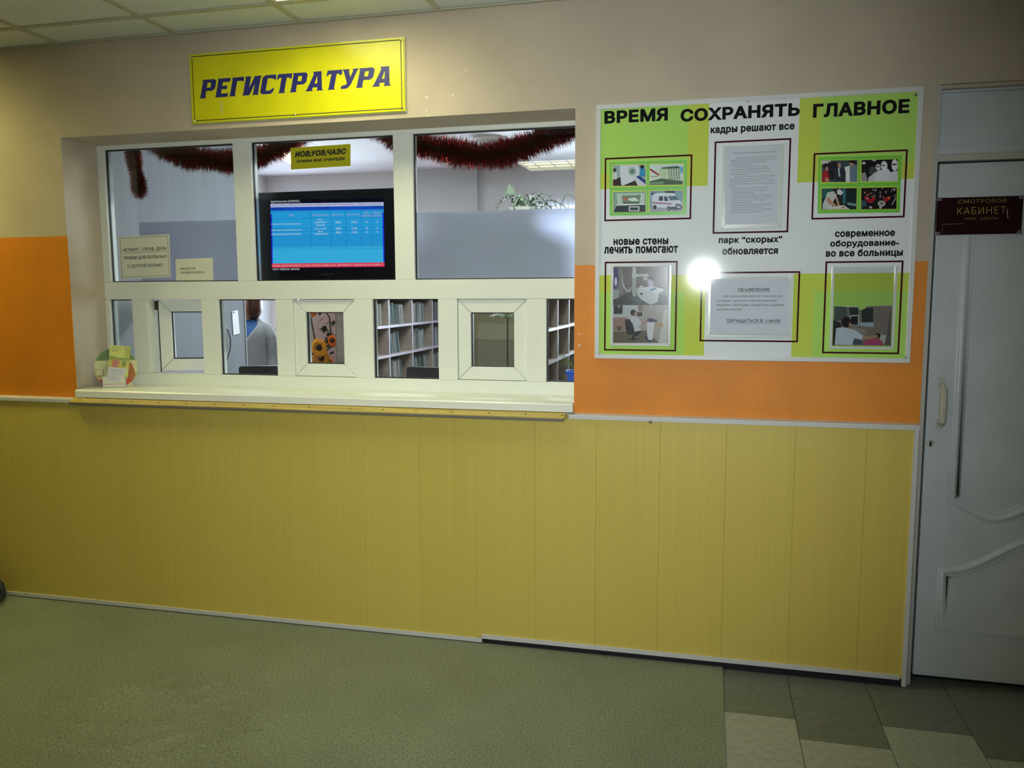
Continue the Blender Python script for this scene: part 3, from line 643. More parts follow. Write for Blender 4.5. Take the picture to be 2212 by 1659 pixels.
# four-picture group, upper right
K3 = crop(1740, 310, 9.217, -.0150)
G = [((122, 204, 78), [(258, 272), (1915, 232), (1880, 1375), (240, 1392)])]
for q in ([(305, 325), (1048, 318), (1042, 788), (300, 795)], [(1095, 315), (1850, 305), (1840, 768), (1090, 778)], [(298, 875), (1035, 862), (1025, 1318), (295, 1325)], [(1090, 862), (1832, 850), (1822, 1308), (1085, 1318)]): G.append(((202, 224, 84), q))
pict('picture_mat', bd, K3, -.0150, G)
S = [((60, 76, 84), [(322, 340), (1036, 330), (1028, 766), (322, 770)]), ((196, 206, 210), rc(322, 345, 500, 410)), ((34, 30, 36), rc(450, 370, 640, 600)), ((222, 226, 226), [(780, 470), (885, 440), (880, 765), (800, 765)]), ((44, 50, 60), [(560, 500), (640, 470), (760, 480), (800, 560), (800, 766), (590, 766)]),
     ((206, 214, 220), [(645, 490), (700, 480), (690, 660), (665, 660)]), ((34, 44, 84), [(672, 500), (700, 490), (715, 600), (690, 640)]), ((180, 136, 116), 'e', 672, 430, 36, 48), ((104, 128, 146), [(880, 460), (1000, 420), (1030, 450), (1028, 766), (880, 766)]), ((186, 146, 120), 'e', 920, 400, 44, 52), ((30, 26, 28), [(865, 350), (920, 330), (1005, 350), (1000, 410), (960, 400), (880, 375)]),
     ((168, 30, 40), [(345, 560), (400, 530), (465, 600), (490, 700), (460, 766), (325, 766)]), ((44, 28, 32), 'e', 410, 450, 66, 58), ((178, 130, 110), 'e', 425, 505, 30, 42), ((190, 140, 116), [(390, 670), (440, 690), (480, 750), (400, 760)]), ((24, 24, 28), 'e', 520, 640, 54, 90)]
pict('picture', bd, K3, -.0154, S)
S = [((20, 22, 24), [(1115, 330), (1838, 312), (1832, 748), (1110, 755)]), ((70, 78, 78), [(1280, 470), (1400, 450), (1380, 600), (1260, 620)]), ((200, 206, 210), 'e', 1162, 392, 38, 26), ((200, 206, 210), 'e', 1370, 338, 40, 14), ((150, 148, 146), [(1115, 590), (1190, 570), (1230, 700), (1215, 752), (1112, 754)]),
     ((196, 200, 208), [(1250, 680), (1400, 560), (1500, 520), (1560, 600), (1540, 750), (1240, 752)]), ((214, 218, 228), [(1400, 620), (1520, 520), (1640, 500), (1700, 580), (1700, 750), (1380, 751)]), ((208, 212, 222), [(1650, 640), (1720, 560), (1835, 540), (1832, 748), (1650, 750)]),
     ((204, 206, 212), 'e', 1445, 475, 48, 66), ((70, 50, 48), rc(1408, 455, 1478, 474)), ((222, 224, 232), 'e', 1565, 445, 66, 96), ((80, 54, 50), rc(1508, 425, 1580, 446)), ((222, 224, 232), 'e', 1775, 430, 64, 116), ((80, 48, 46), rc(1718, 402, 1818, 430))]
pict('picture', bd, K3, -.0154, S)
S = [((18, 36, 42), [(320, 895), (1022, 888), (1012, 1312), (318, 1318)]), ((30, 92, 88), [(320, 895), (560, 892), (500, 1010), (350, 1100), (320, 1100)]), ((50, 110, 120), rc(740, 895, 800, 1200)), ((30, 30, 34), [(500, 1060), (640, 1000), (740, 1100), (740, 1230), (560, 1240)]),
     ((196, 200, 198), [(430, 980), (540, 950), (600, 960), (620, 1060), (560, 1130), (520, 1300), (340, 1312), (345, 1200), (400, 1080)]), ((214, 218, 214), [(610, 945), (680, 905), (755, 970), (705, 1035), (625, 1000)]), ((56, 36, 34), 'e', 605, 965, 28, 40), ((186, 144, 116), [(415, 1110), (450, 1060), (540, 1160), (610, 1230), (560, 1250), (440, 1180)]), ((190, 150, 124), [(590, 1070), (630, 1060), (680, 1230), (650, 1250)]),
     ((210, 210, 200), [(420, 1312), (560, 1250), (760, 1225), (880, 1308)]), ((180, 134, 116), 'e', 745, 1272, 36, 24), ((120, 150, 154), [(830, 1170), (1010, 1200), (1005, 1250), (835, 1220)])]
pict('picture', bd, K3, -.0154, S)
S = [((16, 16, 20), [(1108, 885), (1818, 872), (1810, 1302), (1105, 1310)])]
rr = random.Random(5)
S += [((168, 26, 44), [(1160, 1080), (1230, 1020), (1290, 1120), (1380, 1010), (1390, 1100), (1330, 1185), (1250, 1180)]), ((172, 28, 46), [(1545, 1090), (1680, 1050), (1700, 1090), (1640, 1150), (1570, 1165)]), ((40, 22, 26), 'e', 1270, 960, 48, 56), ((190, 188, 176), 'e', 1515, 1195, 78, 58), ((120, 126, 116), 'e', 1515, 1192, 46, 32), ((180, 180, 172), [(1470, 1240), (1540, 1240), (1500, 1302), (1470, 1300)])]
for i in range(26):
    u = rr.uniform(1120, 1800); v = rr.uniform(900, 1130); S.append(((170+rr.randint(-60, 40), 150+rr.randint(-60, 30), 136+rr.randint(-50, 20)), 'e', u, v, rr.uniform(9, 22), rr.uniform(10, 26)))
S += [((60, 80, 96), [(1105, 1130), (1200, 1140), (1220, 1240), (1108, 1290)]), ((200, 196, 186), [(1800, 1060), (1806, 1080), (1720, 1230), (1712, 1210)]), ((200, 204, 210), [(1290, 1240), (1330, 1275), (1295, 1298), (1262, 1268)])]
pict('picture', bd, K3, -.0154, S)
# clear pockets glued on the board, with their sheets
pk = M('pocket_white', (208, 214, 210), .2, coat=.4); pkc = glass_mat('pocket_clear', (252, 253, 253), .2, .05)
def pocket(x0, x1, z0, z1, t=.013, notch=True):
    p = MB().box(x0+t*.6, x1-t*.6, -.0205, -.0197, z0+t*.6, z1-.002, pkc).build('pocket_cover', bd)
    for pts in ([(x0, z0), (x1, z0), (x1-t, z0+t), (x0+t, z0+t)], [(x0, z0+.0005), (x0+t, z0+t+.0005), (x0+t*.9, z1), (x0, z1)], [(x1, z0+.0005), (x1-t, z0+t+.0005), (x1-t*.9, z1), (x1, z1)]):
        MB().prism(pts, -.0240, -.0158, pk).build('pocket_edge', bd, bevel=.0008)
def page(name, x0, x1, z0, z1, mat, label, cat, y=-.0182):
    t = thing(name, label, cat, ((x0+x1)/2, y, z0)); MB().box(x0, x1, y, y+.0006, z0, z1, mat).build('sheet', t); return t
wpaper = M('paper_white', (236, 240, 246), .6)
a = A(903, 398); b = A(1300, 400); c = A(1288, 935); d = A(882, 935); H2 = (min(a[0], d[0])+.004, b[0]-.003, (c[1]+d[1])/2, (a[1]+b[1])/2)
pocket(*H2, t=.015)
t = page('printed_sheet', H2[0]+.012, H2[1]-.012, H2[2]+.014, H2[3]-.006, wpaper, 'white A4 page of small grey text in the upper middle pocket of the board', 'paper')
lines = [(.24, .90, 'Внедрение современных информационных систем'), (0, 0, ''), (.27, .90, 'Модернизация информационно-технологической'), (.19, .86, 'инфраструктуры здравоохранения района 16 лет'), (.19, .74, 'строится на основе уже существующих'), (.19, .54, 'информационных систем.'),
 (.26, .79, 'В МУЗ ЦРБ утверждена 4 программа,'), (.18, .80, 'направленная на улучшение и доступность'), (.18, .82, 'оказания качественной медицинской помощи'), (.18, .44, 'населению района.'), (.25, .90, 'Одна из них – районная долгосрочная целевая'), (.17, .76, 'программа «Электронный муниципалитет»'),
 (.17, .87, 'Октябрьского района на 2011-2013 г.г., согласно'), (.17, .89, 'которой жители района получают следующие виды'), (.17, .25, 'услуг:'), (.20, .79, '1. Прием, запись (талоны) на прием к врачу;'), (.20, .73, '2. Заполнение и направление в аптеки'), (.23, .55, 'электронных рецептов;'), (.20, .86, '3. Оказание первичной медицинской помощи в'),
 (.22, .88, 'амбулаторно-поликлинических, стационарных'), (.22, .73, 'и больничных учреждениях, скорой'), (.22, .53, 'медицинской помощи;'), (.19, .85, '4. Оказание неотложной медицинской помощи;'), (.19, .72, '5. Выдача направлений гражданам на'), (.22, .86, 'прохождение медико-социальной экспертизы;'), (.19, .71, '6. Рассмотрение обращений граждан.')]
m_ = MB(); gi = ink((128, 130, 138), .6); hh = H2[3]-H2[2]; ww = H2[1]-H2[0]
for i, (u0, u1, s_) in enumerate(lines):
    if s_: z = H2[3]-hh*(.085+.0285*i); m_.text(s_, H2[0]+ww*(u0-.05), H2[0]+ww*(u1-.02), z-hh*.014, z+hh*.004, -.0185, ink((100, 102, 110), .6) if i == 0 else gi, bold=.006, res=2)
m_.build('lettering', t, recalc=False)
K4 = crop(1290, 550, 7.21, -.0185)
a = K4(215, 172); b = K4(1160, 172); c = K4(1138, 1422); d = K4(208, 1420); H4 = ((a[0]+d[0])/2, (b[0]+c[0])/2, (c[1]+d[1])/2, (a[1]+b[1])/2)
pocket(*H4, t=.009)
t = page('photo_print', H4[0]+.008, H4[1]-.009, H4[2]+.009, H4[3]-.003, wpaper, 'print of two hospital room photographs in the lower left pocket of the board', 'photo print')
S = [((132, 122, 124), rc(248, 185, 1102, 786)), ((84, 82, 78), [(248, 700), (450, 610), (700, 560), (1102, 640), (1102, 786), (248, 786)]), ((104, 78, 74), [(430, 485), (640, 465), (1100, 510), (1100, 530), (640, 482), (430, 500)]), ((92, 84, 130), [(252, 210), (325, 215), (335, 400), (320, 500), (252, 540)]), ((232, 236, 250), 'e', 290, 420, 20, 70), ((176, 182, 184), [(250, 550), (340, 545), (345, 670), (250, 700)]),
     ((150, 146, 140), [(330, 220), (400, 215), (400, 600), (345, 610)]), ((214, 222, 214), [(550, 195), (605, 195), (605, 665), (552, 655)]), ((120, 134, 128), rc(566, 370, 578, 640)), ((120, 134, 128), rc(588, 370, 596, 650)), ((214, 220, 214), [(540, 295), (670, 305), (790, 300), (800, 335), (700, 335), (600, 350), (540, 350)]), ((198, 202, 200), rc(715, 340, 782, 400)),
     ((206, 190, 220), [(780, 400), (840, 380), (880, 420), (880, 500), (800, 500)]), ((44, 34, 36), 'e', 842, 368, 22, 22), ((50, 38, 38), 'e', 875, 388, 18, 24), ((96, 104, 114), [(440, 620), (560, 640), (690, 690), (680, 780), (640, 780)]), ((210, 214, 214), [(610, 540), (900, 500), (1040, 550), (960, 610), (940, 740), (830, 782), (690, 700), (625, 640)]), ((230, 232, 228), [(610, 520), (860, 495), (1040, 540), (950, 605)]), ((54, 118, 170), [(820, 545), (900, 515), (930, 540), (830, 572)]), ((40, 42, 44), 'e', 690, 610, 22, 20), ((216, 220, 218), [(660, 480), (718, 485), (718, 600), (670, 590)])]
S += [((214, 216, 214), [(398, 300), (404, 430), (440, 530), (480, 560), (540, 500), (548, 500), (500, 575), (460, 580), (400, 500), (390, 400), (390, 300)])]
S += [((178, 170, 160), rc(248, 786, 1100, 1378)), ((120, 108, 88), [(248, 1200), (760, 1180), (960, 1372), (248, 1372)]), ((206, 210, 210), rc(248, 786, 640, 970)), ((60, 64, 64), rc(258, 788, 395, 925)), ((200, 214, 200), 'e', 338, 810, 18, 14), ((150, 128, 118), rc(636, 790, 710, 970)), ((168, 138, 122), [(250, 990), (440, 985), (430, 1180), (250, 1190)]), ((214, 210, 200), [(1040, 880), (1095, 830), (1085, 1375), (960, 1372), (1000, 1100)]),
     ((190, 150, 84), [(900, 1050), (1030, 1080), (1020, 1135), (900, 1090)]), ((210, 208, 200), rc(605, 885, 722, 985)), ((58, 60, 66), rc(618, 895, 706, 965)), ((214, 216, 218), [(470, 985), (560, 950), (650, 1000), (700, 1090), (640, 1120), (690, 1180), (590, 1210), (480, 1180)]), ((34, 24, 26), 'e', 562, 905, 46, 50), ((178, 130, 104), 'e', 588, 930, 22, 30), ((186, 140, 108), [(680, 1075), (790, 1020), (795, 1045), (700, 1100)]),
     ((40, 46, 40), [(435, 1010), (500, 1000), (560, 1090), (590, 1240), (480, 1250), (440, 1160)]), ((36, 40, 46), [(590, 1200), (700, 1180), (640, 1260), (560, 1270)]), ((30, 34, 36), [(552, 1250), (572, 1250), (580, 1300), (680, 1330), (570, 1320), (560, 1368), (550, 1320), (450, 1340), (545, 1300)]), ((66, 52, 92), [(770, 1020), (820, 985), (930, 1020), (930, 1045), (830, 1060)]), ((226, 228, 230), [(775, 1055), (895, 1050), (860, 1340), (780, 1330)]), ((50, 44, 84), [(735, 1275), (780, 1270), (800, 1330), (885, 1330), (800, 1362)]), ((90, 92, 88), [(305, 1115), (380, 1115), (365, 1185), (320, 1185)])]
pict('picture', t, crop(1290, 550, 7.21, -.0184), -.0184, S)
K5 = crop(1500, 570, 9.217, -.0185)
a = K5(262, 240); b = K5(1940, 255); c = K5(1905, 1470); d = K5(290, 1455); H5 = ((a[0]+d[0])/2, (b[0]+c[0])/2, (c[1]+d[1])/2, (a[1]+b[1])/2)
pocket(*H5, t=.009)
q = [K5(300, 300), K5(1890, 305), K5(1885, 1405), K5(300, 1390)]
t = thing('announcement_sheet', 'white announcement sheet with underlined headings in the lower middle pocket of the board', 'paper', (sum(p[0] for p in q)/4, -.019, q[2][1])); MB().prism(q, -.0192, -.0186, wpaper).build('sheet', t)
m_ = MB(); dk2 = ink((70, 76, 84), .6)
def ltext(s_, u0, u1, v, h, bold): a = K5(u0, v); b = K5(u1, v); c = K5(u0, v-h); m_.text(s_, a[0], b[0], (a[1]+b[1])/2, (a[1]+b[1])/2+(c[1]-a[1]), -.0195, dk2, bold=bold, res=2)
ltext('ОБЪЯВЛЕНИЕ', 862, 1502, 543, 62, .02); ltext('ВРАЧ ДЕРМАТОВЕНЕРОЛОГ ТЕРЕХОВА Ю.В', 578, 1740, 668, 40, .01); ltext('ПРОВОДИТ УДАЛЕНИЕ НОВООБРАЗОВАНИЙ', 447, 1630, 758, 48, .01)
ltext('(РОДИНКИ, ПАПИЛОМЫ, КАНДИЛОМЫ) ЖИДКИМ', 440, 1772, 850, 48, .01); ltext('АЗОТОМ,ЛАЗЕРОМ.', 444, 950, 935, 44, .01); ltext('ОБРАЩАТЬСЯ В 116КАБ', 640, 1716, 1178, 78, .02)
for (u0, u1, v) in ((862, 1502, 555), (640, 1716, 1182)): p = K5(u0, v); r = K5(u1, v); m_.rect(p[0], r[0], p[1]-.0010, p[1]+.0002, -.0195, dk2)
m_.build('lettering', t, recalc=False)
K6 = crop(1760, 550, 7.215, -.0185)
a = K6(258, 165); b = K6(1285, 195); c = K6(1228, 1478); d = K6(232, 1465); H6 = ((a[0]+d[0])/2, (b[0]+c[0])/2, (c[1]+d[1])/2, (a[1]+b[1])/2)
pocket(*H6, t=.009)
q = [K6(305, 800), K6(420, 812), K6(500, 798), K6(560, 808), K6(670, 815), K6(700, 850), K6(740, 862), K6(780, 845), K6(800, 800), K6(900, 798), K6(1208, 790), K6(1180, 1420), K6(275, 1412)]
t = thing('photo_print', 'torn half of a photo print slid down in the lower right pocket of the board', 'photo print', (q[5][0], -.0185, q[-1][1])); MB().prism(q, -.0188, -.0182, wpaper).build('sheet', t)
S = [((134, 124, 114), [(305, 803), (420, 815), (560, 812), (670, 818), (700, 853), (740, 865), (780, 850), (802, 803), (1206, 793), (1180, 1420), (275, 1412)]), ((76, 88, 82), [(302, 806), (500, 812), (510, 1000), (300, 1040)]), ((46, 60, 52), [(535, 825), (672, 825), (680, 940), (540, 945)]), ((196, 204, 206), [(545, 945), (690, 945), (690, 1105), (550, 1095)]), ((28, 32, 34), [(560, 962), (675, 960), (672, 1095), (565, 1090)]),
     ((50, 62, 54), [(725, 868), (800, 830), (912, 825), (908, 1055), (735, 1055)]), ((170, 184, 196), [(700, 1060), (915, 1055), (915, 1130), (705, 1110)]), ((104, 98, 92), [(1180, 870), (1190, 860), (1180, 1415), (1100, 1415), (1130, 1200)]), ((44, 40, 42), [(290, 1020), (400, 1060), (420, 1130), (330, 1160), (330, 1410), (278, 1408)]), ((150, 144, 140), [(560, 1110), (800, 1180), (800, 1240), (640, 1200)]),
     ((204, 216, 222), [(330, 1150), (420, 1130), (600, 1165), (760, 1260), (735, 1325), (610, 1300), (590, 1408), (310, 1405)]), ((40, 26, 28), 'e', 490, 1050, 80, 84), ((184, 140, 120), 'e', 552, 1090, 22, 30), ((182, 142, 114), [(750, 1260), (930, 1270), (960, 1300), (740, 1325)]), ((190, 186, 176), [(1000, 1250), (1110, 1255), (1080, 1405), (1040, 1400)]), ((186, 78, 122), [(740, 1408), (800, 1330), (940, 1310), (1040, 1340), (1080, 1412)]), ((34, 26, 28), 'e', 975, 1262, 50, 40), ((176, 134, 108), 'e', 955, 1270, 32, 28), ((80, 92, 104), [(595, 1350), (625, 1310), (740, 1345), (735, 1400), (590, 1405)])]
pict('picture', t, K6, -.0190, S)

# ------------------------------------------------------------------ door with transom
dr = thing('door_1', None, None, (1.2, .03, 0), kind='structure')
fr_m = M('door_frame_paint', (186, 184, 174), .45)
MB().box(DX0, DX0+.016, .006, .14, 0, DZ1, fr_m).build('door_frame', dr); MB().box(DX1-.016, DX1, .006, .14, 0, DZ1, fr_m).build('door_frame', dr)
MB().box(DX0+.016, DX1-.016, .02, .14, DZ1-.012, DZ1, cream).build('door_frame', dr)
MB().box(DX0+.016, DX1-.016, .012, .14, 1.936, 1.960, fr_m).build('crossbar', dr, bevel=.003)
MB().box(DX0+.016, DX1-.016, .020, .14, 1.9605, 1.984, door_m).build('crossbar', dr, bevel=.003)
MB().box(DX0+.016, DX1-.016, .05, .08, 1.9845, DZ1-.0125, door_m).build('transom_panel', dr)
MB().frame(DX0+.017, DX1-.017, 1.9846, DZ1-.0127, .010, .036, .050, door_m).build('transom_bead', dr, bevel=.002)
LX0, LX1 = .782, 1.632
leaf = MB().box(LX0, LX1, .034, .074, .030, 1.930, door_m).build('door_leaf', dr, bevel=.002)
MB().box(DX0+.0165, LX0-.001, .050, .12, 0, 1.935, dark_gap).build('rebate', dr); MB().box(LX0, LX1, .08, .14, .0, 1.936, dark_gap).build('rebate', dr)
# raised mouldings swept round shaped panels
def curve_pts(a, b, n, f): return [(a+(b-a)*i/n, f(i/n)) for i in range(n+1)]
def moulding(pts, name='panel_moulding'):
    n = len(pts); area = sum(pts[i][0]*pts[(i+1) % n][1]-pts[(i+1) % n][0]*pts[i][1] for i in range(n))
    sgn = 1 if area > 0 else -1; vs = []; fs = []
    prof = [(0, 0), (.003, .005), (.008, .0035), (.012, .0085), (.018, .010), (.026, .0055), (.034, .0015), (.040, .004), (.044, .0)]
    for i, p in enumerate(pts):
        a = Vector(pts[i-1]); b = Vector(p); c = Vector(pts[(i+1) % n]); d1 = (b-a).normalized(); d2 = (c-b).normalized()
        nn = (Vector((-d1.y, d1.x))+Vector((-d2.y, d2.x))); nn = nn.normalized()*sgn; cs = max(.35, nn.dot(Vector((-d1.y, d1.x))*sgn)); nn = nn/cs
        vs += [(b.x+nn.x*u, .0342-h, b.y+nn.y*u) for u, h in prof]
    k_ = len(prof)
    for i in range(n):
        j = (i+1) % n; fs += [(i*k_+a, i*k_+a+1, j*k_+a+1, j*k_+a) for a in range(k_-1)]
    mb = MB(); mb.add(vs, fs, door_m); o = mb.build(name, leaf); 
    o.data.polygons.foreach_set('use_smooth', [True]*len(o.data.polygons)); return o
def sstep(t): return t*t*(3-2*t)
def dip(t):                                     # lower edge of an upper panel: shoulder, dip, rise
    return .704+.012*min(1, t/.12) - .066*math.sin(PI*min(1, max(0, (t-.02)/.98)))**1.6 + .0*t
UX0, UX1 = .866, 1.185
up_pts = [(UX0, 1.76)]+curve_pts(UX0, UX1, 20, lambda t: .700-.066*math.sin(PI*t)**1.5)+[(UX1, 1.76)]
moulding(up_pts)
mx = LX0+LX1
moulding([(mx-x, z) for x, z in up_pts])
lo_pts = [(.848, .204), (1.566, .204)]+curve_pts(1.566, .848, 32, lambda t: .458+.150*math.sin(PI*t)**2.2+.018*math.sin(3*PI*t)**2*0)
moulding(lo_pts)
hm_ = M('painted_handle', (184, 184, 168), .35, bump=.6, bscale=(60, 60, 60))
hx = .826; h_ = MB(); h_.box(hx-.011, hx+.011, .029, .034, 1.132, 1.168, hm_); h_.box(hx-.011, hx+.011, .029, .034, .978, 1.012, hm_)
h_.tube([(hx, .030, 1.142), (hx, .006, 1.140), (hx, -.006, 1.128), (hx, -.008, 1.07), (hx, -.006, 1.010), (hx, .006, 1.000), (hx, .030, .998)], [.008, .009, .012, .014, .012, .009, .008], hm_, 10)
h_.build('door_handle', leaf, smooth=False, bevel=0)
kx, kz = .800, .925
MB().lathe([(.013, 0), (.012, -.003), (.007, -.004), (.0001, -.004)], (kx, .034, kz), hm_, 14, 'y').build('keyhole_plate', leaf)
MB().prism([(kx-.003, kz-.012), (kx+.003, kz-.012), (kx+.004, kz+.003), (kx, kz+.010), (kx-.004, kz+.003)], .0292, .0302, dark_gap).build('keyhole', leaf)
# nameplate on the door
np_ = thing('door_nameplate', 'dark maroon glass nameplate with thin gold lettering fixed high on the white door', 'sign', (.91, .028, 1.684))
plate = M('maroon_glass', (38, 12, 20), .12, coat=.6)
NX0, NX1, NZ0, NZ1 = .776, 1.050, 1.680, 1.810; NY = .018
MB().box(NX0, NX1, NY, NY+.005, NZ0, NZ1, plate).build('plate', np_, bevel=.001)
MB().box(NX0+.015, NX1-.015, NY+.0055, .0335, NZ0+.02, NZ1-.02, dark_gap).build('mounting', np_)
MB().box(NX0+.020, NX1-.012, NY-.004, NY-.0005, NZ0+.006, NZ0+.036, plate).build('hours_slot', np_, bevel=.0008)
MB().box(NX0+.020, NX0+.090, NY-.0045, NY-.0005, NZ0+.0365, NZ0+.038, M('worn_edge', (120, 96, 92), .5)).build('slot_edge', np_)
K8 = crop(1990, 400, 9.964, NY); gold = M('gold_lettering', (176, 166, 84), .4, .3); m_ = MB()
def gtext(s_, u0, u1, v0, v1, space=1.0, bold=-.014): a = K8(u0, v0); b = K8(u1, v1); m_.text(s_, a[0], b[0], a[1], b[1], NY-.0006, gold, bold=bold, space=space, res=4)
gtext('СМОТРОВОЙ', 792, 1835, 398, 262, 1.1); gtext('КАБИНЕТ', 770, 1822, 632, 455, 1.15); gtext('ЧАСЫ', 918, 1165, 748, 690, 1.2); gtext('РАБОТЫ', 1280, 1640, 745, 688, 1.2)
m_.build('lettering', np_, recalc=False)
for u in (NX0+.006, NX1-.006):
    for v in (NZ0+.005, NZ1-.005): MB().box(u-.008, u+.008, NY-.003, NY+.010, v-.006, v+.006, M('clip_grey', (120, 112, 116), .3, .3)).build('corner_clip', np_, bevel=.001)
MB().tube([(NX0+.224, NY-.001, NZ1-.045), (NX0+.229, NY-.001, NZ1-.078)], .0011, M('scratch_white', (190, 186, 190), .5), 5).build('scratch', np_)

# ------------------------------------------------------------------ cardboard stand on the sill
SA = math.radians(33); SP = Vector((-2.752, .0985, 1.0415)); sxa = Vector((math.cos(SA), math.sin(SA), 0)); sya = Vector((-math.sin(SA), math.cos(SA), 0))
ST = thing('leaflet_stand', 'round cardboard leaflet stand with a white pocket box at the left end of the sill', 'leaflet stand', SP, rz=SA)
def SK(ly):                                     # points of the turned stand, on its own plane at depth ly
    def f(u, v):
        d = ray(190+u/13.825, 730+v/13.825); o = Vector((0, -D, ZC)); p0 = SP+sya*ly; t = (p0-o).dot(sya)/d.dot(sya); p = o+d*t
        return ((p-SP).dot(sxa), (p-SP).z)
    return f
DY = .052; K = SK(DY-.001); e1 = K(180, 960)[0]; e2 = K(1480, 960)[0]; cxs = (e1+e2)/2; rs = (e2-e1)/2; czs = rs*.93
def disc(zlo, zhi, mat, y0, y1, name='disc_print'):
    n = 40; xz = lambda z: math.sqrt(max(0, rs*rs-(z-czs)**2)); zz = [zlo+(zhi-zlo)*i/n for i in range(n+1)]
    zz = [z for z in zz if xz(z) > 1e-4]
    return MB().prism([(cxs-xz(z), z) for z in zz]+[(cxs+xz(z), z) for z in reversed(zz)], y0, y1, mat).build(name, ST, local=True)
card = M('card_cream', (226, 222, 168), .5); disc(.0003, czs+rs, card, DY, DY+.003, 'backing_disc')
z_g = K(900, 668)[1]; z_r = K(800, 1225)[1]
disc(z_g, czs+rs, M('card_green', (132, 166, 98), .5, var=.3, scale=(60, 60, 60)), DY-.0006, DY-.0001)
disc(.0006, z_r, M('card_red', (206, 74, 46), .5), DY-.0006, DY-.0001)
nut = M('card_amber', (206, 132, 44), .5, var=.4, scale=(120, 120, 120), c2=(150, 80, 24))
MB().poly([K(*p) for p in [(1200, 670), (1330, 800), (1400, 1000), (1430, 1080), (1370, 1205), (1180, 1205)]], DY-.0008, nut).build('disc_print', ST, local=True, recalc=False)
MB().poly([K(*p) for p in [(205, 960), (225, 860), (260, 1120), (420, 1090), (430, 1210), (260, 1210)]], DY-.0008, ink((196, 172, 112))).build('disc_print', ST, local=True, recalc=False)
m_ = MB(); ki = ink((96, 110, 70))
for s_, u0, u1, v0, v1 in (('Только в', 320, 590, 830, 790), ('на срок', 360, 590, 895, 860), ('для населения', 255, 600, 965, 925), ('кредиты', 350, 590, 1025, 1000)):
    a = K(u0, v0); b = K(u1, v1); m_.text(s_, a[0], b[0], a[1], b[1], DY-.0009, ki)
m_.build('lettering', ST, local=True, recalc=False)
MB().prism([(cxs+.01, .0003), (cxs+.07, .0003), (cxs+.05, .05), (cxs+.01, .10)], DY+.0035, DY+.0055, card).build('rear_strut', ST, local=True)
K = SK(0); px0 = K(440, 1400)[0]; px1 = K(1125, 1400)[0]; pz0, pz1 = .0002, K(800, 1150)[1]; pf, pb_ = 0, .046
wcard = M('pocket_card', (224, 226, 204), .5)
b_ = MB(); b_.box(px0, px1, pf, pf+.0018, pz0, pz1, wcard); b_.box(px0, px0+.0018, pf, pb_, pz0, pz1, wcard); b_.box(px1-.0018, px1, pf, pb_, pz0, pz1, wcard); b_.box(px0, px1, pf, pb_, pz0, pz0+.0018, wcard)
b_.prism_x([(pf+.018, pz1), (pb_, pz1), (pb_, pz1+.045), (pf+.034, pz1+.045)], px1-.0018, px1, wcard)
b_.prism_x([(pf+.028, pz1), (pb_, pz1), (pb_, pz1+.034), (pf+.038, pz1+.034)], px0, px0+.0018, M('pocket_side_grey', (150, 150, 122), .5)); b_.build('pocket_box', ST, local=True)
a = K(465, 1415); b = K(1085, 1352); m_ = MB(); m_.text('КРЕДИТЫ НАСЕЛЕНИЮ', a[0], b[0], a[1], b[1], pf-.0004, ink((206, 84, 44)), bold=.02, res=2); m_.build('lettering', ST, local=True, recalc=False)
def leaning(name, q, y0, y1, mat, label, cat):
    """sheet whose lower edge stands at depth y0 and upper edge leans back to y1, in the stand's turned frame"""
    t = thing(name, label, cat, SP, rz=SA)
    y = [y1, y1, y0, y0]; vs = [(p[0], y[i], p[1]) for i, p in enumerate(q)]+[(p[0], y[i]+.0012, p[1]) for i, p in enumerate(q)]
    MB().add(vs, [(0, 1, 2, 3), (4, 5, 6, 7), (0, 1, 5, 4), (1, 2, 6, 5), (2, 3, 7, 6), (3, 0, 4, 7)], mat).build('sheet', t, local=True); return t, (lambda u, v: (q[0][0]*(1-u)*v+q[1][0]*u*v+q[2][0]*u*(1-v)+q[3][0]*(1-u)*(1-v), (y1*v+y0*(1-v))-.0004, q[0][1]*(1-u)*v+q[1][1]*u*v+q[2][1]*u*(1-v)+q[3][1]*(1-u)*(1-v)))
K = SK(.020)
q = [K(650, 215), K(1275, 262), K(1195, 1150), K(590, 1100)]
t, f = leaning('brochure', q, .010, .032, M('brochure_green', (214, 220, 104), .4), 'yellow-green picture brochure standing tallest in the leaflet stand', 'brochure')
m_ = MB()
def bpoly(pts, c): m_.add([f(*p) for p in pts], [tuple(a) for a in geometry.tessellate_polygon([[Vector((p[0], p[1], 0)) for p in pts]])], ink(c))
bpoly([(.02, .50), (.98, .52), (1, .27), (.02, .28)], (212, 202, 92)); bpoly([(0, .62), (.1, .66), (.5, .60), (.9, .62), (1, .66), (1, .51), (0, .51)], (150, 172, 74))
f0 = f; f = lambda u, v: (f0(u, v)[0], f0(u, v)[1]-.0003, f0(u, v)[2])
bpoly([(.18, .28), (.16, .52), (.25, .56), (.45, .55), (.56, .46), (.50, .28)], (214, 146, 96)); bpoly([(.66, .32), (.66, .48), (.78, .52), (.86, .42), (.80, .32)], (146, 154, 80))
bpoly([(.70, .97), (1, .98), (1, .62), (.75, .66)], (190, 190, 88))
for i in range(3): bpoly([(.10, .93-i*.055), (.45+(.1 if i < 2 else 0), .93-i*.055), (.45+(.1 if i < 2 else 0), .918-i*.055), (.10, .918-i*.055)], (120, 136, 60))
f1 = f; f = lambda u, v: (f1(u, v)[0], f1(u, v)[1]-.0003, f1(u, v)[2])
bpoly([(.27, .30), (.26, .50), (.36, .55), (.45, .45), (.40, .30)], (190, 134, 122)); bpoly([(.16, .29), (.20, .5), (.25, .5), (.22, .29)], (226, 132, 62))
m_.build('brochure_print', t, local=True, recalc=False)
K = SK(.001)
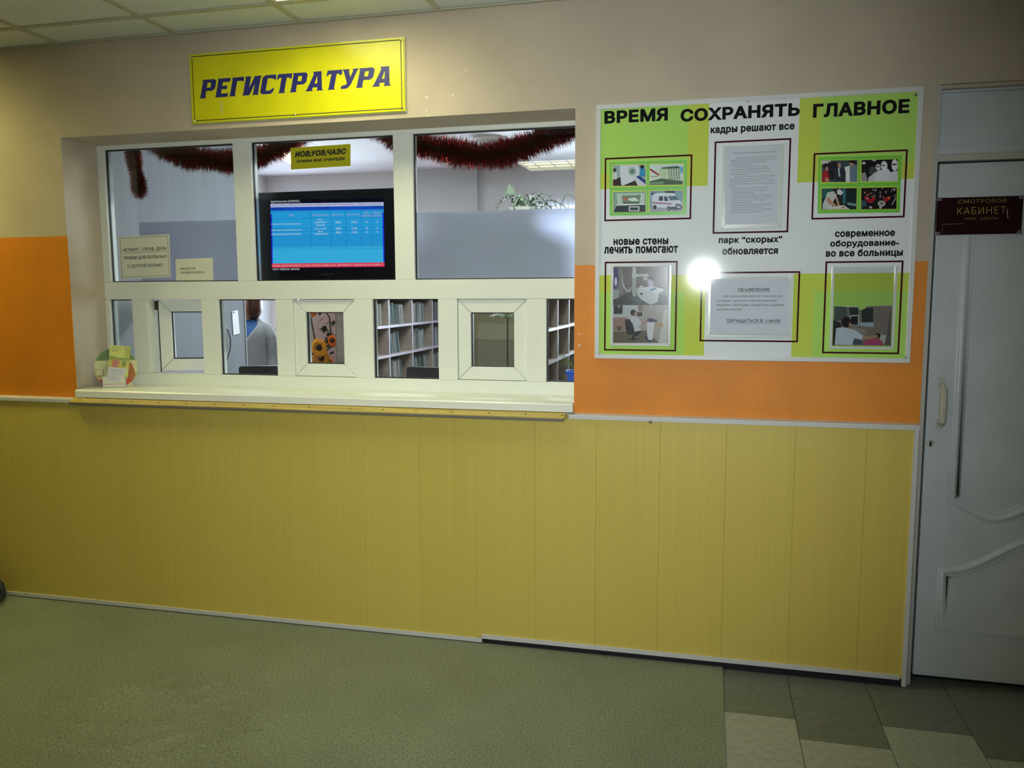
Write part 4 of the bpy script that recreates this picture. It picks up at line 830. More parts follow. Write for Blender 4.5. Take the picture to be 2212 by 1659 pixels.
q = [K(620, 868), K(1172, 930), K(1010, 1300), K(538, 1290)]
t, f = leaning('paper_slip', q, -.0040, .0075, M('slip_white', (212, 212, 214), .6), 'folded white printed slip hanging over the front of the leaflet pocket', 'leaflet')
m_ = MB()
for v in (.88, .80, .74, .60, .52, .32, .22, .12): bpoly([(.12, v), (.86, v-.01), (.86, v-.028), (.12, v-.018)], (150, 150, 158))
m_.build('slip_print', t, local=True, recalc=False)

# ================================================================== the office behind the window
IX0, IX1, IY1, IH = -4.46, 2.6, 4.5, 2.676
tag(MB().box(IX0, IX1, RV, IY1, -.12, -.002, M('office_floor', (120, 112, 100), .5, var=.1)).build('floor_office'), kind='structure')
tag(MB().box(IX0-.1, IX1+.1, RV+.001, IY1+.2, IH, IH+.1, office_ceil).build('ceiling_office'), kind='structure')
tag(MB().box(IX0-.1, IX0, RV+.001, IY1+.2, -.1, IH, office_wall).build('wall_office_left'), kind='structure')
tag(MB().box(IX1, IX1+.1, RV+.001, IY1+.2, -.1, IH, office_wall).build('wall_office_right'), kind='structure')
rw = MB(); wins = [(-4.30, -2.90, .85, 2.30), (-1.72, -.45, .85, 2.352)]
xe = IX0
for (a, b, c, d) in wins:
    rw.box(xe, a, IY1, IY1+.2, 0, IH, office_wall); rw.box(a, b, IY1, IY1+.2, 0, c, office_wall); rw.box(a, b, IY1, IY1+.2, d, IH, office_wall); xe = b
rw.box(xe, IX1, IY1, IY1+.2, 0, IH, office_wall); rw.box(-2.80, -2.19, IY1-.06, IY1, 0, IH, M('office_pier', (188, 188, 190), .8))
tag(rw.build('wall_office_back'), kind='structure')
sky_e = emis('overcast_daylight', (236, 240, 255), 1.9)
for n_, (a, b, c, d) in enumerate(wins):
    wo = thing('window_%d' % (n_+2), None, None, ((a+b)/2, IY1+.1, c), kind='structure')
    f_ = MB(); f_.frame(a, b, c, d, .06, IY1+.05, IY1+.11, white_trim); f_.build('window_frame', wo)
    MB().box((a+b)/2-.035, (a+b)/2+.035, IY1+.051, IY1+.109, c+.06, d-.06, white_trim).build('mullion', wo)
    MB().box(a+.06, b-.06, IY1+.075, IY1+.08, c+.06, d-.06, clear).build('pane', wo)
    MB().box(a-.05, b+.05, IY1-.16, IY1+.05, c-.03, c, white_trim).build('window_sill', wo)
# white net curtains: gathered, translucent
cu = bpy.data.materials.new('net_curtain'); cu.use_nodes = True; nt = cu.node_tree; nt.nodes.clear()
o_ = nt.nodes.new('ShaderNodeOutputMaterial'); t1 = nt.nodes.new('ShaderNodeBsdfTranslucent'); t1.inputs[0].default_value = rgb((240, 240, 250)); d1 = nt.nodes.new('ShaderNodeBsdfTransparent'); x1 = nt.nodes.new('ShaderNodeMixShader'); x1.inputs[0].default_value = .55
nt.links.new(t1.outputs[0], x1.inputs[1]); nt.links.new(d1.outputs[0], x1.inputs[2]); nt.links.new(x1.outputs[0], o_.inputs[0])
def curtain(x0, x1, z0, z1, y, label):
    n = 90; vs = []; 
    for i in range(n+1):
        x = x0+(x1-x0)*i/n; yy = y+.018*math.sin(i*.9)+.006*math.sin(i*2.3)
        vs += [(x, yy, z0), (x, yy, z1)]
    mb = MB().add(vs, [(2*i, 2*i+2, 2*i+3, 2*i+1) for i in range(n)], cu); o = mb.build('net_curtain', loc=((x0+x1)/2, y, z0), smooth=True, recalc=False); tag(o, label, 'curtain')
curtain(-4.32, -3.50, .80, 2.36, IY1-.04, 'white net curtain behind the woman in the white coat')
curtain(-1.74, -1.20, .80, 2.36, IY1-.04, 'white net curtain glowing behind the frosted film of the right pane')

# grey partition of plastic strips beside the window, and a short wall end
pw = thing('wall_partition', None, None, (-2.95, .9, 0), kind='structure')
MB().box(-2.96, -2.905, .31, 1.47, 0, IH, part_wall).build('partition_core', pw)
yy = .31; i = 0
while yy < 1.46:
    y1_ = min(yy+.10, 1.472); MB().box(-2.9045, -2.897, yy+.0003, y1_-.0003, .01, IH-.01, part_wall).build('strip', pw); yy += .10
MB().box(-2.965, -2.890, 1.472, 1.480, 0, IH-.01, M('partition_edge', (176, 178, 178), .5)).build('edge_cap', pw)
t = thing('pinned_paper', 'narrow white paper strip pinned on the grey partition beside the woman', 'paper', (-2.893, 1.36, 1.225))
MB().add([(-2.894, 1.335, 1.225), (-2.894, 1.400, 1.232), (-2.894, 1.395, 1.380), (-2.894, 1.330, 1.372), (-2.892, 1.335, 1.225), (-2.888, 1.400, 1.232), (-2.892, 1.395, 1.380), (-2.892, 1.330, 1.372)], [(0, 1, 2, 3), (4, 5, 6, 7), (0, 1, 5, 4), (1, 2, 6, 5), (2, 3, 7, 6), (3, 0, 4, 7)], wpaper).build('sheet', t)
MB().lathe([(.004, 0), (.004, -.003), (.0001, -.004)], (-2.889, 1.345, 1.366), dark_gap, 8, 'y').build('pin', t)
t = thing('power_cord', 'thin black cord hanging in a curve from a white plug on the grey partition', 'cord', (-2.885, 1.22, 1.04))
MB().tube([(-2.884, 1.232, 1.292), (-2.880, 1.262, 1.25), (-2.878, 1.278, 1.20), (-2.878, 1.272, 1.15), (-2.880, 1.250, 1.10), (-2.882, 1.212, 1.05), (-2.884, 1.205, 1.00), (-2.884, 1.205, .80)], .0032, gasket, 6).build('cable', t)
MB().tube([(-2.892, 1.196, 1.345), (-2.886, 1.215, 1.312), (-2.884, 1.234, 1.290)], [.010, .011, .006], M('plug_white', (214, 214, 190), .4), 8).build('plug', t)
MB().box(-2.896, -2.888, 1.17, 1.21, 1.33, 1.37, M('plug_white', (214, 214, 190), .4)).build('socket', t)

# desk, inner shelf under the screen, monitors
t = thing('reception_desk', 'long grey reception desk inside the office just below the service window', 'desk', (-1.6, .7, 0))
dm = M('desk_grey', (128, 122, 112), .5)
MB().box(-2.80, -.30, .34, 1.02, .72, .748, dm).build('desktop', t, bevel=.002)
for x in (-2.78, -1.56, -.34): MB().box(x-.012, x+.012, .36, .98, 0, .719, dm).build('leg', t)
MB().box(-2.76, -.36, .95, .965, .30, .719, dm).build('front_panel', t)
def monitor(cx, w_, ztop, lab, tilt=0, y=.57):
    t = thing('computer_monitor', lab, 'monitor', (cx, y, .749)); bm_ = M('monitor_black', (30, 30, 34), .35)
    r = .014; z0 = ztop-.27; pts = []
    for (ax, az, a0) in ((cx+w_/2-r, ztop-r, 0), (cx-w_/2+r, ztop-r+tilt, 90), (cx-w_/2+r, z0+r, 180), (cx+w_/2-r, z0+r, 270)):
        pts += [(ax+r*math.cos(math.radians(a0+30*i)), az+r*math.sin(math.radians(a0+30*i))) for i in range(4)]
    MB().prism(pts, y-.022, y+.018, bm_).build('housing', t, bevel=.004)
    MB().box(cx-w_/2+.02, cx+w_/2-.02, y+.019, y+.020, z0+.02, ztop-.02, M('monitor_glass', (14, 14, 16), .1)).build('screen', t)
    MB().box(cx-.03, cx+.03, y-.05, y-.02, .76, z0+.12, bm_).build('neck', t)
    MB().prism_z([(cx-.11, y-.09), (cx+.11, y-.09), (cx+.09, y+.08), (cx-.09, y+.08)], .749, .760, bm_).build('base', t)
monitor(-2.155, .43, 1.122, 'black computer monitor seen from behind, low in front of the woman in the white coat', -.014)
monitor(-1.25, .39, 1.116, 'black computer monitor seen from behind, low in front of the folder shelves', .006)
t = thing('inner_shelf', 'white inner shelf board fixed behind the middle rail of the window under the screen', 'shelf', (-1.7, .45, 1.475))
MB().box(-2.80, -.55, FB+.0015, .60, 1.474, 1.492, white_trim).build('board', t, bevel=.002)
for x in (-2.7, -1.7, -.65): MB().prism_x([(FB+.0015, 1.4735), (.50, 1.4735), (FB+.0015, 1.455)], x-.01, x+.01, white_trim).build('bracket', t)

# the information screen
TVY = .335
tv = thing('display_screen', 'black flat display screen showing a blue appointment table behind the middle pane', 'screen', (-1.75, TVY+.03, 1.4925))
tvb = M('tv_black', (14, 16, 26), .32)
MB().box(-2.108, -1.385, TVY, TVY+.045, 1.525, 1.957, tvb).build('bezel', tv, bevel=.006)
MB().box(-1.80, -1.70, TVY+.015, TVY+.04, 1.50, 1.53, tvb).build('neck', tv); MB().box(-1.98, -1.52, TVY-.03, TVY+.12, 1.4925, 1.503, tvb).build('stand', tv, bevel=.003)
K = crop(540, 280, 4.88, TVY-.001)
q = [K(215, 740), K(1408, 722), K(1420, 1478), K(232, 1490)]; gx = lambda u: q[0][0]*(1-u)+q[1][0]*u
def scr(u, v): return (q[0][0]*(1-u)*v+q[1][0]*u*v+q[2][0]*u*(1-v)+q[3][0]*(1-u)*(1-v), TVY-.0012, q[0][1]*(1-u)*v+q[1][1]*u*v+q[2][1]*u*(1-v)+q[3][1]*(1-u)*(1-v))
def sm(p): a = scr(p[0], p[2]); return (a[0], p[1], a[2])
m_ = MB()
def srect(u0, u1, v0, v1, dy, mat): m_.add([sm((u0, TVY-dy, v0)), sm((u1, TVY-dy, v0)), sm((u1, TVY-dy, v1)), sm((u0, TVY-dy, v1))], [(0, 1, 2, 3)], mat)
e_nav = emis('screen_black_glow', (12, 16, 34), .8); e_bl = emis('screen_blue', (44, 176, 250), 1.0); e_bl2 = emis('screen_blue_low', (64, 196, 255), 1.0); e_hd = emis('screen_header_blue', (24, 84, 214), 1.0); e_wh = emis('screen_white', (214, 214, 250), 1.0); e_rd = emis('screen_red', (250, 66, 92), 1.0)
e_tx = emis('screen_text_white', (236, 240, 255), .95); e_ln = emis('screen_line', (24, 96, 176), .8); e_dk = emis('screen_text_dark', (24, 34, 80), .8); e_vi = emis('screen_text_violet', (112, 104, 180), 1.0); e_ed = emis('screen_edge_blue', (34, 44, 250), 1.0)
srect(0, 1, 0, 1, .001, e_nav)
srect(0, 1, .895, .945, .0013, e_wh); srect(0, 1, .845, .895, .0013, e_hd); srect(0, 1, .105, .845, .0013, e_bl); srect(0, 1, .105, .34, .0014, e_bl2); srect(0, 1, .045, .105, .0013, e_rd); srect(0, .010, .105, .80, .0015, e_ed); srect(.990, 1, .105, .80, .0015, e_ed)
hor = [.832, .735, .598, .553, .495, .468, .44, .412, .384, .356, .328, .30]
for v in hor: srect(.01, .985, v-.0015, v+.0015, .0016, e_ln)
for u in (.012, .365, .540, .672, .805, .900, .985): srect(u-.001, u+.001, .30, .832, .0016, e_ln)
def stx(s_, u0, u1, v0, v1, mat, bold=.0): m_.text(s_, u0, u1, v0, v1, TVY-.0019, mat, bold=bold, res=2, map=sm)
stx('идетельство (СНИЛС).', .005, .27, .952, .992, e_tx, .006); stx('дрова Ирина Ивановна (вопросы защиты прав застрахованных). График посещения', .005, .985, .903, .938, e_vi, .004)
stx('08.01.2013', .02, .13, .858, .886, e_dk); stx('15:29', .46, .52, .858, .888, e_dk); stx('пятница', .89, .98, .862, .888, e_dk)
for s_, a, b, v in (('ФИО', .17, .21, .775), ('Специальность', .38, .52, .775), ('работает с', .55, .65, .775), ('работает до', .68, .79, .775), ('Уже', .835, .87, .80), ('записано', .81, .895, .755), ('Осталось', .905, .98, .80), ('свободно', .905, .98, .755)): stx(s_, a, b, v-.012, v+.018, emis('screen_text_pink', (206, 170, 214), 1.0), .002)
rows_ = [('Николаев Леонид Валерьевич', .645, ('08:00', '15:30', '10', '0')), ('Дегтярёв Сергей Борисович', .560, ('08:00', '15:30', '9', '0')), ('Шолохова Ольга Николаевна', .505, ('08:00', '15:00', '14', '0'))]
for nm, v, cs in rows_:
    stx(nm, .005, .275, v, v+.026, e_tx, .004)
    for s_, (a, b) in zip(cs, ((.58, .63), (.72, .77), (.845, .862), (.938, .948))): stx(s_, a, b, v+.014, v+.042, e_tx, .004)
for s_, a, b, v in (('Врач', .425, .47, .70), ('травматолог-', .39, .51, .66), ('ортопед', .41, .485, .62), ('Врач хирург', .395, .505, .575), ('Врач', .425, .47, .535), ('эндокринолог', .39, .515, .497)): stx(s_, a, b, v, v+.026, e_tx, .004)
stx('ьница» функционирует услуга записи через сеть «Интернет» пациентов на приём с', .008, .985, .053, .095, emis('screen_text_rose', (255, 196, 208), 1.0), .006); stx('ного образа жизни.', .008, .255, .003, .042, e_tx, .006)
m_.build('picture', tv, recalc=False)
m_ = MB(); a = K(752, 1535); b = K(878, 1512); m_.text('SAMSUNG', a[0], b[0], a[1], a[1]+.0075, TVY-.0006, M('tv_logo_grey', (120, 124, 128), .3), bold=.012, res=3, space=1.1)
x, z = K(815, 1582); m_.add([(x+r_*math.cos(a_), TVY-.0006, z+r_*.8*math.sin(a_)) for i_ in range(13) for a_ in (PI*i_/12,) for r_ in (.009, .0102)], [(2*i_, 2*i_+2, 2*i_+3, 2*i_+1) for i_ in range(12)], M('tv_logo_grey', (120, 124, 128), .3)); m_.build('logo', tv, recalc=False)

# ------------------------------------------------------------------ tinsel garland behind the glass
def tinsel_strands(path, rad, n, mats, seed, tip=0):
    rr = random.Random(seed); P_ = [Vector(p) for p in path]
    def cat(i, t):
        p0, p1, p2, p3 = P_[max(i-1, 0)], P_[i], P_[i+1], P_[min(i+2, len(P_)-1)]
        return .5*((2*p1)+(p2-p0)*t+(2*p0-5*p1+4*p2-p3)*t*t+(3*p1-p0-3*p2+p3)*t**3)
    seg = [(P_[i+1]-P_[i]).length for i in range(len(P_)-1)]; tot = sum(seg); mbs = MB()
    core = [cat(i, t/6) for i in range(len(P_)-1) for t in range(6)]+[P_[-1]]
    batch = [([], []) for _ in mats]
    for s_ in range(n):
        r = rr.random()*tot; i = 0
        while r > seg[i] and i < len(seg)-1: r -= seg[i]; i += 1
        t = r/seg[i]; p = cat(i, t); d = (cat(i, min(1, t+.02))-cat(i, max(0, t-.02))).normalized()
        a = d.cross(Vector((0, 1, 0))); a = a.normalized() if a.length > .1 else Vector((1, 0, 0)); b = d.cross(a)
        th = rr.uniform(0, 2*PI); ln = rad*(rr.uniform(.62, 1.05)+.10*math.sin(r*40+i*3)); q = a*math.cos(th)+b*math.sin(th)*.75
        e = p+q*ln+d*rr.uniform(-.35, .35)*ln*.6; wv = d.cross(q).normalized()*rr.choice((-1, 1))*.3+d*.8; wv = wv.normalized()*rr.uniform(.0007, .0013)
        mid = p+(e-p)*.55+q.cross(d)*ln*rr.uniform(-.12, .12)
        k = int(rr.random()**1.3*len(mats)); vs, fs = batch[k]; n0 = len(vs); vs += [p-wv, p+wv, mid+wv, mid-wv, e]; fs += [(n0, n0+1, n0+2, n0+3), (n0+3, n0+2, n0+4)]
    if tip:
        for s_ in range(tip):
            p = P_[0]; q = Vector((rr.gauss(0, 1), rr.gauss(0, .7), -abs(rr.gauss(0, 1)))).normalized(); e = p+q*rad*rr.uniform(.7, 1.1); wv = q.cross(Vector((0, 1, 0))).normalized()*.001
            vs, fs = batch[rr.randrange(len(mats))]; n0 = len(vs); vs += [p-wv, p+wv, e]; fs += [(n0, n0+1, n0+2)]
    for k, (vs, fs) in enumerate(batch): mbs.add(vs, fs, mats[k])
    return mbs, core
tin_m = [M('tinsel_dark_red', (96, 12, 30), .32, .75), M('tinsel_deep', (54, 14, 26), .4, .6), M('tinsel_red', (190, 22, 34), .25, .8), M('tinsel_glint', (228, 60, 50), .15, .95)]
wire = M('tinsel_wire', (50, 16, 22), .5, .5)
def garland(path, rad, n, lab, seed, tip=0):
    t = thing('tinsel_garland', lab, 'tinsel', path[0]); s_, core = tinsel_strands(path, rad, n, tin_m, seed, tip)
    MB().tube(core, .0025, wire, 5).build('core_wire', t); o = s_.build('strands', t, recalc=False); o['kind'] = 'stuff'
TY = .345
garland([(-2.748, TY, 1.985), (-2.752, TY, 2.03), (-2.766, TY, 2.10), (-2.775, TY, 2.19)], .048, 4200, 'short tail of dark red tinsel hanging straight down at the left of the left pane', 3, 500)
garland([(-2.670, TY+.01, 2.245), (-2.59, TY, 2.18), (-2.50, TY, 2.145), (-2.374, TY, 2.125), (-2.224, TY, 2.108), (-2.10, TY, 2.120), (-1.98, TY, 2.165), (-1.88, TY, 2.215), (-1.80, TY, 2.262)], .072, 14000, 'dark red tinsel swag sagging from the left pane into the middle pane', 4)
garland([(-1.56, TY, 2.270), (-1.47, TY, 2.222), (-1.38, TY, 2.170), (-1.27, TY, 2.140), (-1.16, TY, 2.115), (-1.055, TY, 2.090), (-.949, TY, 2.082), (-.824, TY, 2.105), (-.701, TY, 2.150), (-.60, TY, 2.186), (-.52, TY, 2.21)], .076, 17000, 'dark red tinsel swag sagging across the whole right pane above the plant', 5)

# ------------------------------------------------------------------ office lamps
lw = M('lamp_shade_white', (228, 226, 220), .4)
def dome(x, y, r, mat, lab, energy):
    t = thing('dome_lamp', lab, 'ceiling lamp', (x, y, IH)); MB().lathe([(r*1.03, 0), (r*1.05, -.012), (r*1.0, -.022)], (x, y, IH-.0005), lw, 32).build('rim', t)
    MB().lathe([(r*.97, -.022), (r*.93, -.045), (r*.78, -.072), (r*.5, -.092), (r*.2, -.10), (.001, -.101)], (x, y, IH-.0005), mat, 32, cap=False).build('glass_bowl', t, smooth=True)
dome(-3.42, 3.25, .165, emis('dome_glow', (255, 246, 222), 5.0), 'lit round ceiling lamp partly hidden behind the small yellow notice', 1)
dome(-1.68, 3.07, .125, M('dome_glass_off', (206, 208, 206), .2), 'unlit round ceiling lamp above the tinsel in the right pane', 0)
# ------------------------------------------------------------------ folder shelves
sh_e = M('shelf_edge', (158, 148, 162), .5); sh_b = M('shelf_board', (150, 138, 128), .6, var=.1, scale=(4, 4, 30)); sh_k = M('shelf_back', (124, 114, 104), .7)
def shelving(xf, dep, ys, lab, zs, cat='shelving'):
    t = thing('shelving_unit', lab, cat, (xf-dep/2, (ys[0]+ys[-1])/2, 0)); zt = zs[-1]
    MB().box(xf-dep, xf-dep+.008, ys[0]-.011, ys[-1]+.011, .02, zt, sh_k).build('back_panel', t)
    for y in ys:
        MB().box(xf-dep+.0085, xf-.003, y-.010, y+.010, 0, zt, sh_b).build('divider', t); MB().box(xf-.0028, xf, y-.010, y+.010, 0, zt, sh_e).build('edge_strip', t)
    for i in range(len(ys)-1):
        for z in zs: MB().box(xf-dep+.0085, xf-.004, ys[i]+.0102, ys[i+1]-.0102, z-.010, z+.010, sh_b).build('shelf', t)
        for z in zs: MB().box(xf-.0038, xf-.0002, ys[i]+.0102, ys[i+1]-.0102, z-.010, z+.010, sh_e).build('edge_strip', t)
ZS = [.10, .321, .547, .773, .999, 1.226, 1.452, 1.678, 1.900]
YBs = [2.36, 2.683, 3.186, 3.693, 4.20]; YCs = [1.92, 2.10, 2.60, 3.08, 3.58]
shelving(-2.40, .29, YBs, 'tall open folder shelving with pale edges seen through the pane right of the sunflowers', ZS)
shelving(-1.064, .30, YCs, 'tall open shelving with bright edges at the far right small pane', ZS)
fold_m = [M('folder_%d' % i, c, .6) for i, c in enumerate([(122, 130, 126), (96, 110, 108), (150, 150, 146), (86, 90, 90), (172, 170, 168), (106, 124, 126)])]
rows_n = {4: 'middle', 5: 'upper', 3: 'lower'}
rr = random.Random(11)
fm = []
for k in range(6):
    o = MB().box(-.11, .0, -.0035, .0035, 0, .165, fold_m[k]); o.box(.0, .004, -.0042, .0042, 0, .165, fold_m[k]); b = o.build('card_folder'); fm.append(b.data); bpy.data.objects.remove(b)
def folders(xf, ys, unit, cells):
    for (bi, zi, n, y_off, lean) in cells:
        y0, y1 = ys[bi]+.018, ys[bi+1]-.018; y = y0+y_off; z = ZS[zi]+.0103
        lab = 'thin grey-green card folder, %s row, %s bay, %s shelving' % (rows_n[zi], ('first', 'second', 'third', 'fourth')[bi], unit)
        for j in range(n):
            if y > y1-.02: break
            o = bpy.data.objects.new('card_folder', fm[rr.randrange(6)]); COL.objects.link(o); s_ = rr.uniform(.9, 1.05)
            a = -math.radians(lean*rr.uniform(.7, 1.3)); o.scale = (1, 1, s_); o.rotation_euler = (a, 0, 0)
            o.location = (xf-.022-rr.uniform(0, .05), y+.004, z+abs(math.sin(a))*.005); tag(o, lab, 'folder', 'card folders in bay %d row %d of the %s shelving' % (bi+1, zi, unit))
            y += rr.uniform(.010, .017)+.001*abs(lean)
folders(-2.40, YBs, 'left', [(1, 5, 16, .03, -7), (2, 5, 22, .02, 2), (3, 5, 20, .0, 1), (1, 4, 9, .03, -12), (2, 4, 20, .06, 0), (3, 4, 22, .0, 1), (1, 3, 18, .04, -4), (2, 3, 19, .03, -8), (3, 3, 18, .0, 0), (0, 5, 8, .12, 0)])
folders(-1.064, YCs, 'right', [(1, 5, 6, .12, 0), (2, 5, 8, .1, 0), (1, 4, 10, .03, 2), (2, 4, 8, .1, 0)])
# added panel and palm imitating the hall's reflection in the right closed sash
t = thing('reflection_panel', 'greenish two-tone screen panel imitating a reflection in the right closed sash', 'screen panel', (-1.38, 1.85, 0))
MB().box(-1.70, -1.064, 1.850, 1.870, 1.18, 1.90, M('reflection_green', (186, 182, 152), .6, var=.05)).build('upper_panel', t); MB().box(-1.70, -1.064, 1.847, 1.873, 0, 1.179, M('reflection_green_dark', (160, 156, 132), .6, var=.05)).build('lower_panel', t)
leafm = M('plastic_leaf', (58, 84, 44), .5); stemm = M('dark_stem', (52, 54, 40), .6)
t = thing('reflection_palm', 'slender dark-stemmed palm with small feathery leaves imitating a reflection in the right closed sash', 'plant', (-1.194, 1.6, .749))
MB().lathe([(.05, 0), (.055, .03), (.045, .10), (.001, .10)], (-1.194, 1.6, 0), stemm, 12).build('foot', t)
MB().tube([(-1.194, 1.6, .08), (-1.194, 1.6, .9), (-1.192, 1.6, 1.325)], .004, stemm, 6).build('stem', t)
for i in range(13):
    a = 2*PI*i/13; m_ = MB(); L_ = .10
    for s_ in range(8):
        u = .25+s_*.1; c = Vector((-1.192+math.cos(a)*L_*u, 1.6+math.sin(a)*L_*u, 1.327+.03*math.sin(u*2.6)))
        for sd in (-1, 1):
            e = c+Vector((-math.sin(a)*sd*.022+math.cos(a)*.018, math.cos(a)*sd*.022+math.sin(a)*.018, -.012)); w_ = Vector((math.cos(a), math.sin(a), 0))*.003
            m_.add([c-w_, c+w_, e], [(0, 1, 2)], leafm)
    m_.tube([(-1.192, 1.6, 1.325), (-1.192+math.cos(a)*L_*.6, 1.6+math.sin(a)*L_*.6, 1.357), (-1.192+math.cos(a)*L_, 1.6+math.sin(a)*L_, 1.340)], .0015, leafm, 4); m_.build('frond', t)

# ------------------------------------------------------------------ trailing plant on top of the right shelving
def leaf_geo(m_, c, d, L_, w_, mat, droop=.2):
    d = Vector(d).normalized(); s_ = d.cross(Vector((0, 0, 1))); s_ = s_.normalized() if s_.length > .05 else Vector((1, 0, 0)); c = Vector(c); u_ = s_.cross(d)
    pts = [c, c+d*L_*.35+s_*w_*.5, c+d*L_*.35-s_*w_*.5, c+d*L_*.4-u_*w_*.12, c+d*L_-Vector((0, 0, droop*L_))]
    m_.add(pts, [(0, 1, 3), (0, 3, 2), (1, 4, 3), (3, 4, 2)], mat)
lm = M('leaf_dark_green', (44, 56, 44), .6); lm2 = M('leaf_mid_green', (40, 56, 34), .7)
PYc = 2.30; PXc = -1.235
t = thing('trailing_plant', 'trailing green houseplant in a grey bowl on top of the right shelving', 'plant', (PXc, PYc, 1.911))
potm = M('bowl_grey', (136, 140, 132), .5)
MB().lathe([(.001, 1.911), (.07, 1.911), (.105, 1.99), (.118, 2.055), (.105, 2.052), (.001, 2.03)], (PXc, PYc, 0), potm, 20, cap=False).build('bowl', t)
rr = random.Random(21)
for i in range(34):
    a = rr.uniform(0, 2*PI); L_ = rr.uniform(.12, .34); hgt = rr.uniform(.03, .16); m_ = MB(); pts = []
    sx = 1.25 if math.cos(a) > 0 else .9
    for j in range(8):
        u = j/7; pts.append((PXc+math.cos(a)*L_*u*sx, PYc+math.sin(a)*L_*u*.5, 2.04+hgt*math.sin(u*2.5)-.10*u*u))
    m_.tube(pts, .0028, lm, 4, cap=False)
    for j in range(2, 8):
        p = Vector(pts[j]); dr_ = Vector((math.cos(a)+rr.uniform(-.6, .6), math.sin(a)*.5, rr.uniform(-.4, .8))); leaf_geo(m_, p, dr_, rr.uniform(.025, .045), .016, lm2 if rr.random() < .4 else lm)
    m_.build('stem', t, recalc=False)
m_ = MB(); m_.tube([(PXc-.09, PYc, 2.04), (PXc-.095, PYc, 2.14), (PXc-.085, PYc, 2.215)], .003, lm, 5)
for (u, v, L_, w_, an) in ((-.100, 2.135, .085, .075, 5), (-.080, 2.085, .065, .060, -50), (-.030, 2.070, .075, .060, -15), (-.060, 2.055, .070, .055, 30)):
    ca, sa = math.cos(math.radians(an)), math.sin(math.radians(an)); lf = [(0, 0), (.30, .05), (.50, .30), (.22, .55), (0, 1), (-.22, .55), (-.50, .30), (-.30, .05)]
    m_.prism([(PXc+u+ca*a_*w_-sa*b_*L_, v+sa*a_*w_+ca*b_*L_) for a_, b_ in lf], PYc-.03, PYc-.029, lm2)
m_.build('ivy_leaves', t, recalc=False)
m_ = MB(); m_.tube([(-.985, 2.2, 1.95), (-.975, 2.2, 2.06), (-.945, 2.2, 2.118), (-.90, 2.2, 2.122), (-.865, 2.2, 2.07), (-.85, 2.2, 1.95)], .0032, lm, 5)
m_.tube([(-.985, 2.2, 1.95), (-1.03, 2.25, 1.93), (-1.10, 2.28, 2.03)], .0032, lm, 5); m_.tube([(-.85, 2.2, 1.95), (-.90, 2.2, 1.90), (-1.0, 2.22, 1.915), (-1.12, 2.27, 2.02)], .0032, lm, 5); m_.build('runner', t, recalc=False)

# blue pot on the inner ledge at the far right small pane
t = thing('potted_spider_plant', 'blue plastic pot with grassy leaves behind the far right small pane', 'potted plant', (-.565, .365, 1.02))
MB().box(-.80, -.45, FB+.0015, .46, 1.000, 1.0195, white_trim).build('ledge_board', win)
blue = M('pot_blue', (26, 84, 196), .35)
MB().lathe([(.001, 1.020), (.040, 1.020), (.050, 1.118), (.055, 1.118), (.056, 1.137), (.049, 1.137), (.046, 1.110), (.001, 1.108)], (-.563, .37, 0), blue, 24, cap=False).build('pot', t)
gm = M('grass_leaf', (112, 132, 62), .5); rr = random.Random(4)
for i in range(22):
    a = rr.uniform(0, 2*PI) if i > 8 else rr.uniform(2.4, 3.9); L_ = rr.uniform(.07, .15); m_ = MB(); vs = []
    for j in range(6):
        u = j/5; c = Vector((-.563+math.cos(a)*L_*u, .37+math.sin(a)*L_*u*.5, 1.11+.085*math.sin(u*2.4)*L_/.12)); w_ = Vector((-math.sin(a)*.4, math.cos(a)*.4, .5))*.0035*(1-u*.85); vs += [c-w_, c+w_]
    m_.add(vs, [(2*j, 2*j+1, 2*j+3, 2*j+2) for j in range(5)], gm); m_.build('leaf', t, recalc=False)

# ------------------------------------------------------------------ sunflowers in a tall dark vase behind the middle closed sash
SFY = 2.62
t = thing('sunflower_bouquet', 'artificial sunflowers with dark leaves behind the glass of the middle closed sash', 'flowers', (-2.93, SFY, 0))
MB().box(-3.10, -2.76, SFY-.14, SFY+.14, .0, .62, M('vase_stand_wood', (92, 72, 52), .5)).build('plinth', t, bevel=.004)
MB().lathe([(.001, .621), (.07, .621), (.09, .70), (.075, .83), (.05, .90), (.045, .90), (.001, .86)], (-2.93, SFY, 0), M('vase_dark', (48, 44, 40), .3), 20, cap=False).build('vase', t, smooth=True)
pet = M('petal_yellow', (244, 188, 34), .5, var=.3, scale=(40, 40, 40), c2=(232, 128, 20)); peto = M('petal_orange', (236, 120, 36), .5); cen = M('flower_centre', (52, 26, 22), .8); dkl = M('flower_leaf_dark', (50, 62, 48), .6)
def flower(cx, cz, r, mat, y=SFY-.06, tilt=0, n=17):
    f_ = MB(); rr_ = random.Random(int(cx*999+cz*777))
    for lay in (0, 1):
        for i in range(n):
            a = 2*PI*(i+lay*.5)/n+rr_.uniform(-.06, .06); L_ = r*rr_.uniform(.88, 1.05)*(1-.12*lay); ca, sa = math.cos(a), math.sin(a); w_ = r*.15
            b0 = Vector((cx+ca*r*.25, y-.004*lay, cz+sa*r*.25)); m0 = Vector((cx+ca*L_*.65, y-.012-.006*lay, cz+sa*L_*.65)); e = Vector((cx+ca*L_, y-.002-.01*lay, cz+sa*L_)); s_ = Vector((-sa, 0, ca))*w_
            f_.add([b0-s_*.6, b0+s_*.6, m0+s_, m0-s_, e], [(0, 1, 2, 3), (3, 2, 4)], mat)
    o = f_.build('petals', t, recalc=False)
    MB().lathe([(r*.30, -.010), (r*.27, -.018), (r*.12, -.022), (.0001, -.020)], (cx, y, cz), cen, 16, 'y', cap=False).build('flower_centre', o, smooth=True)
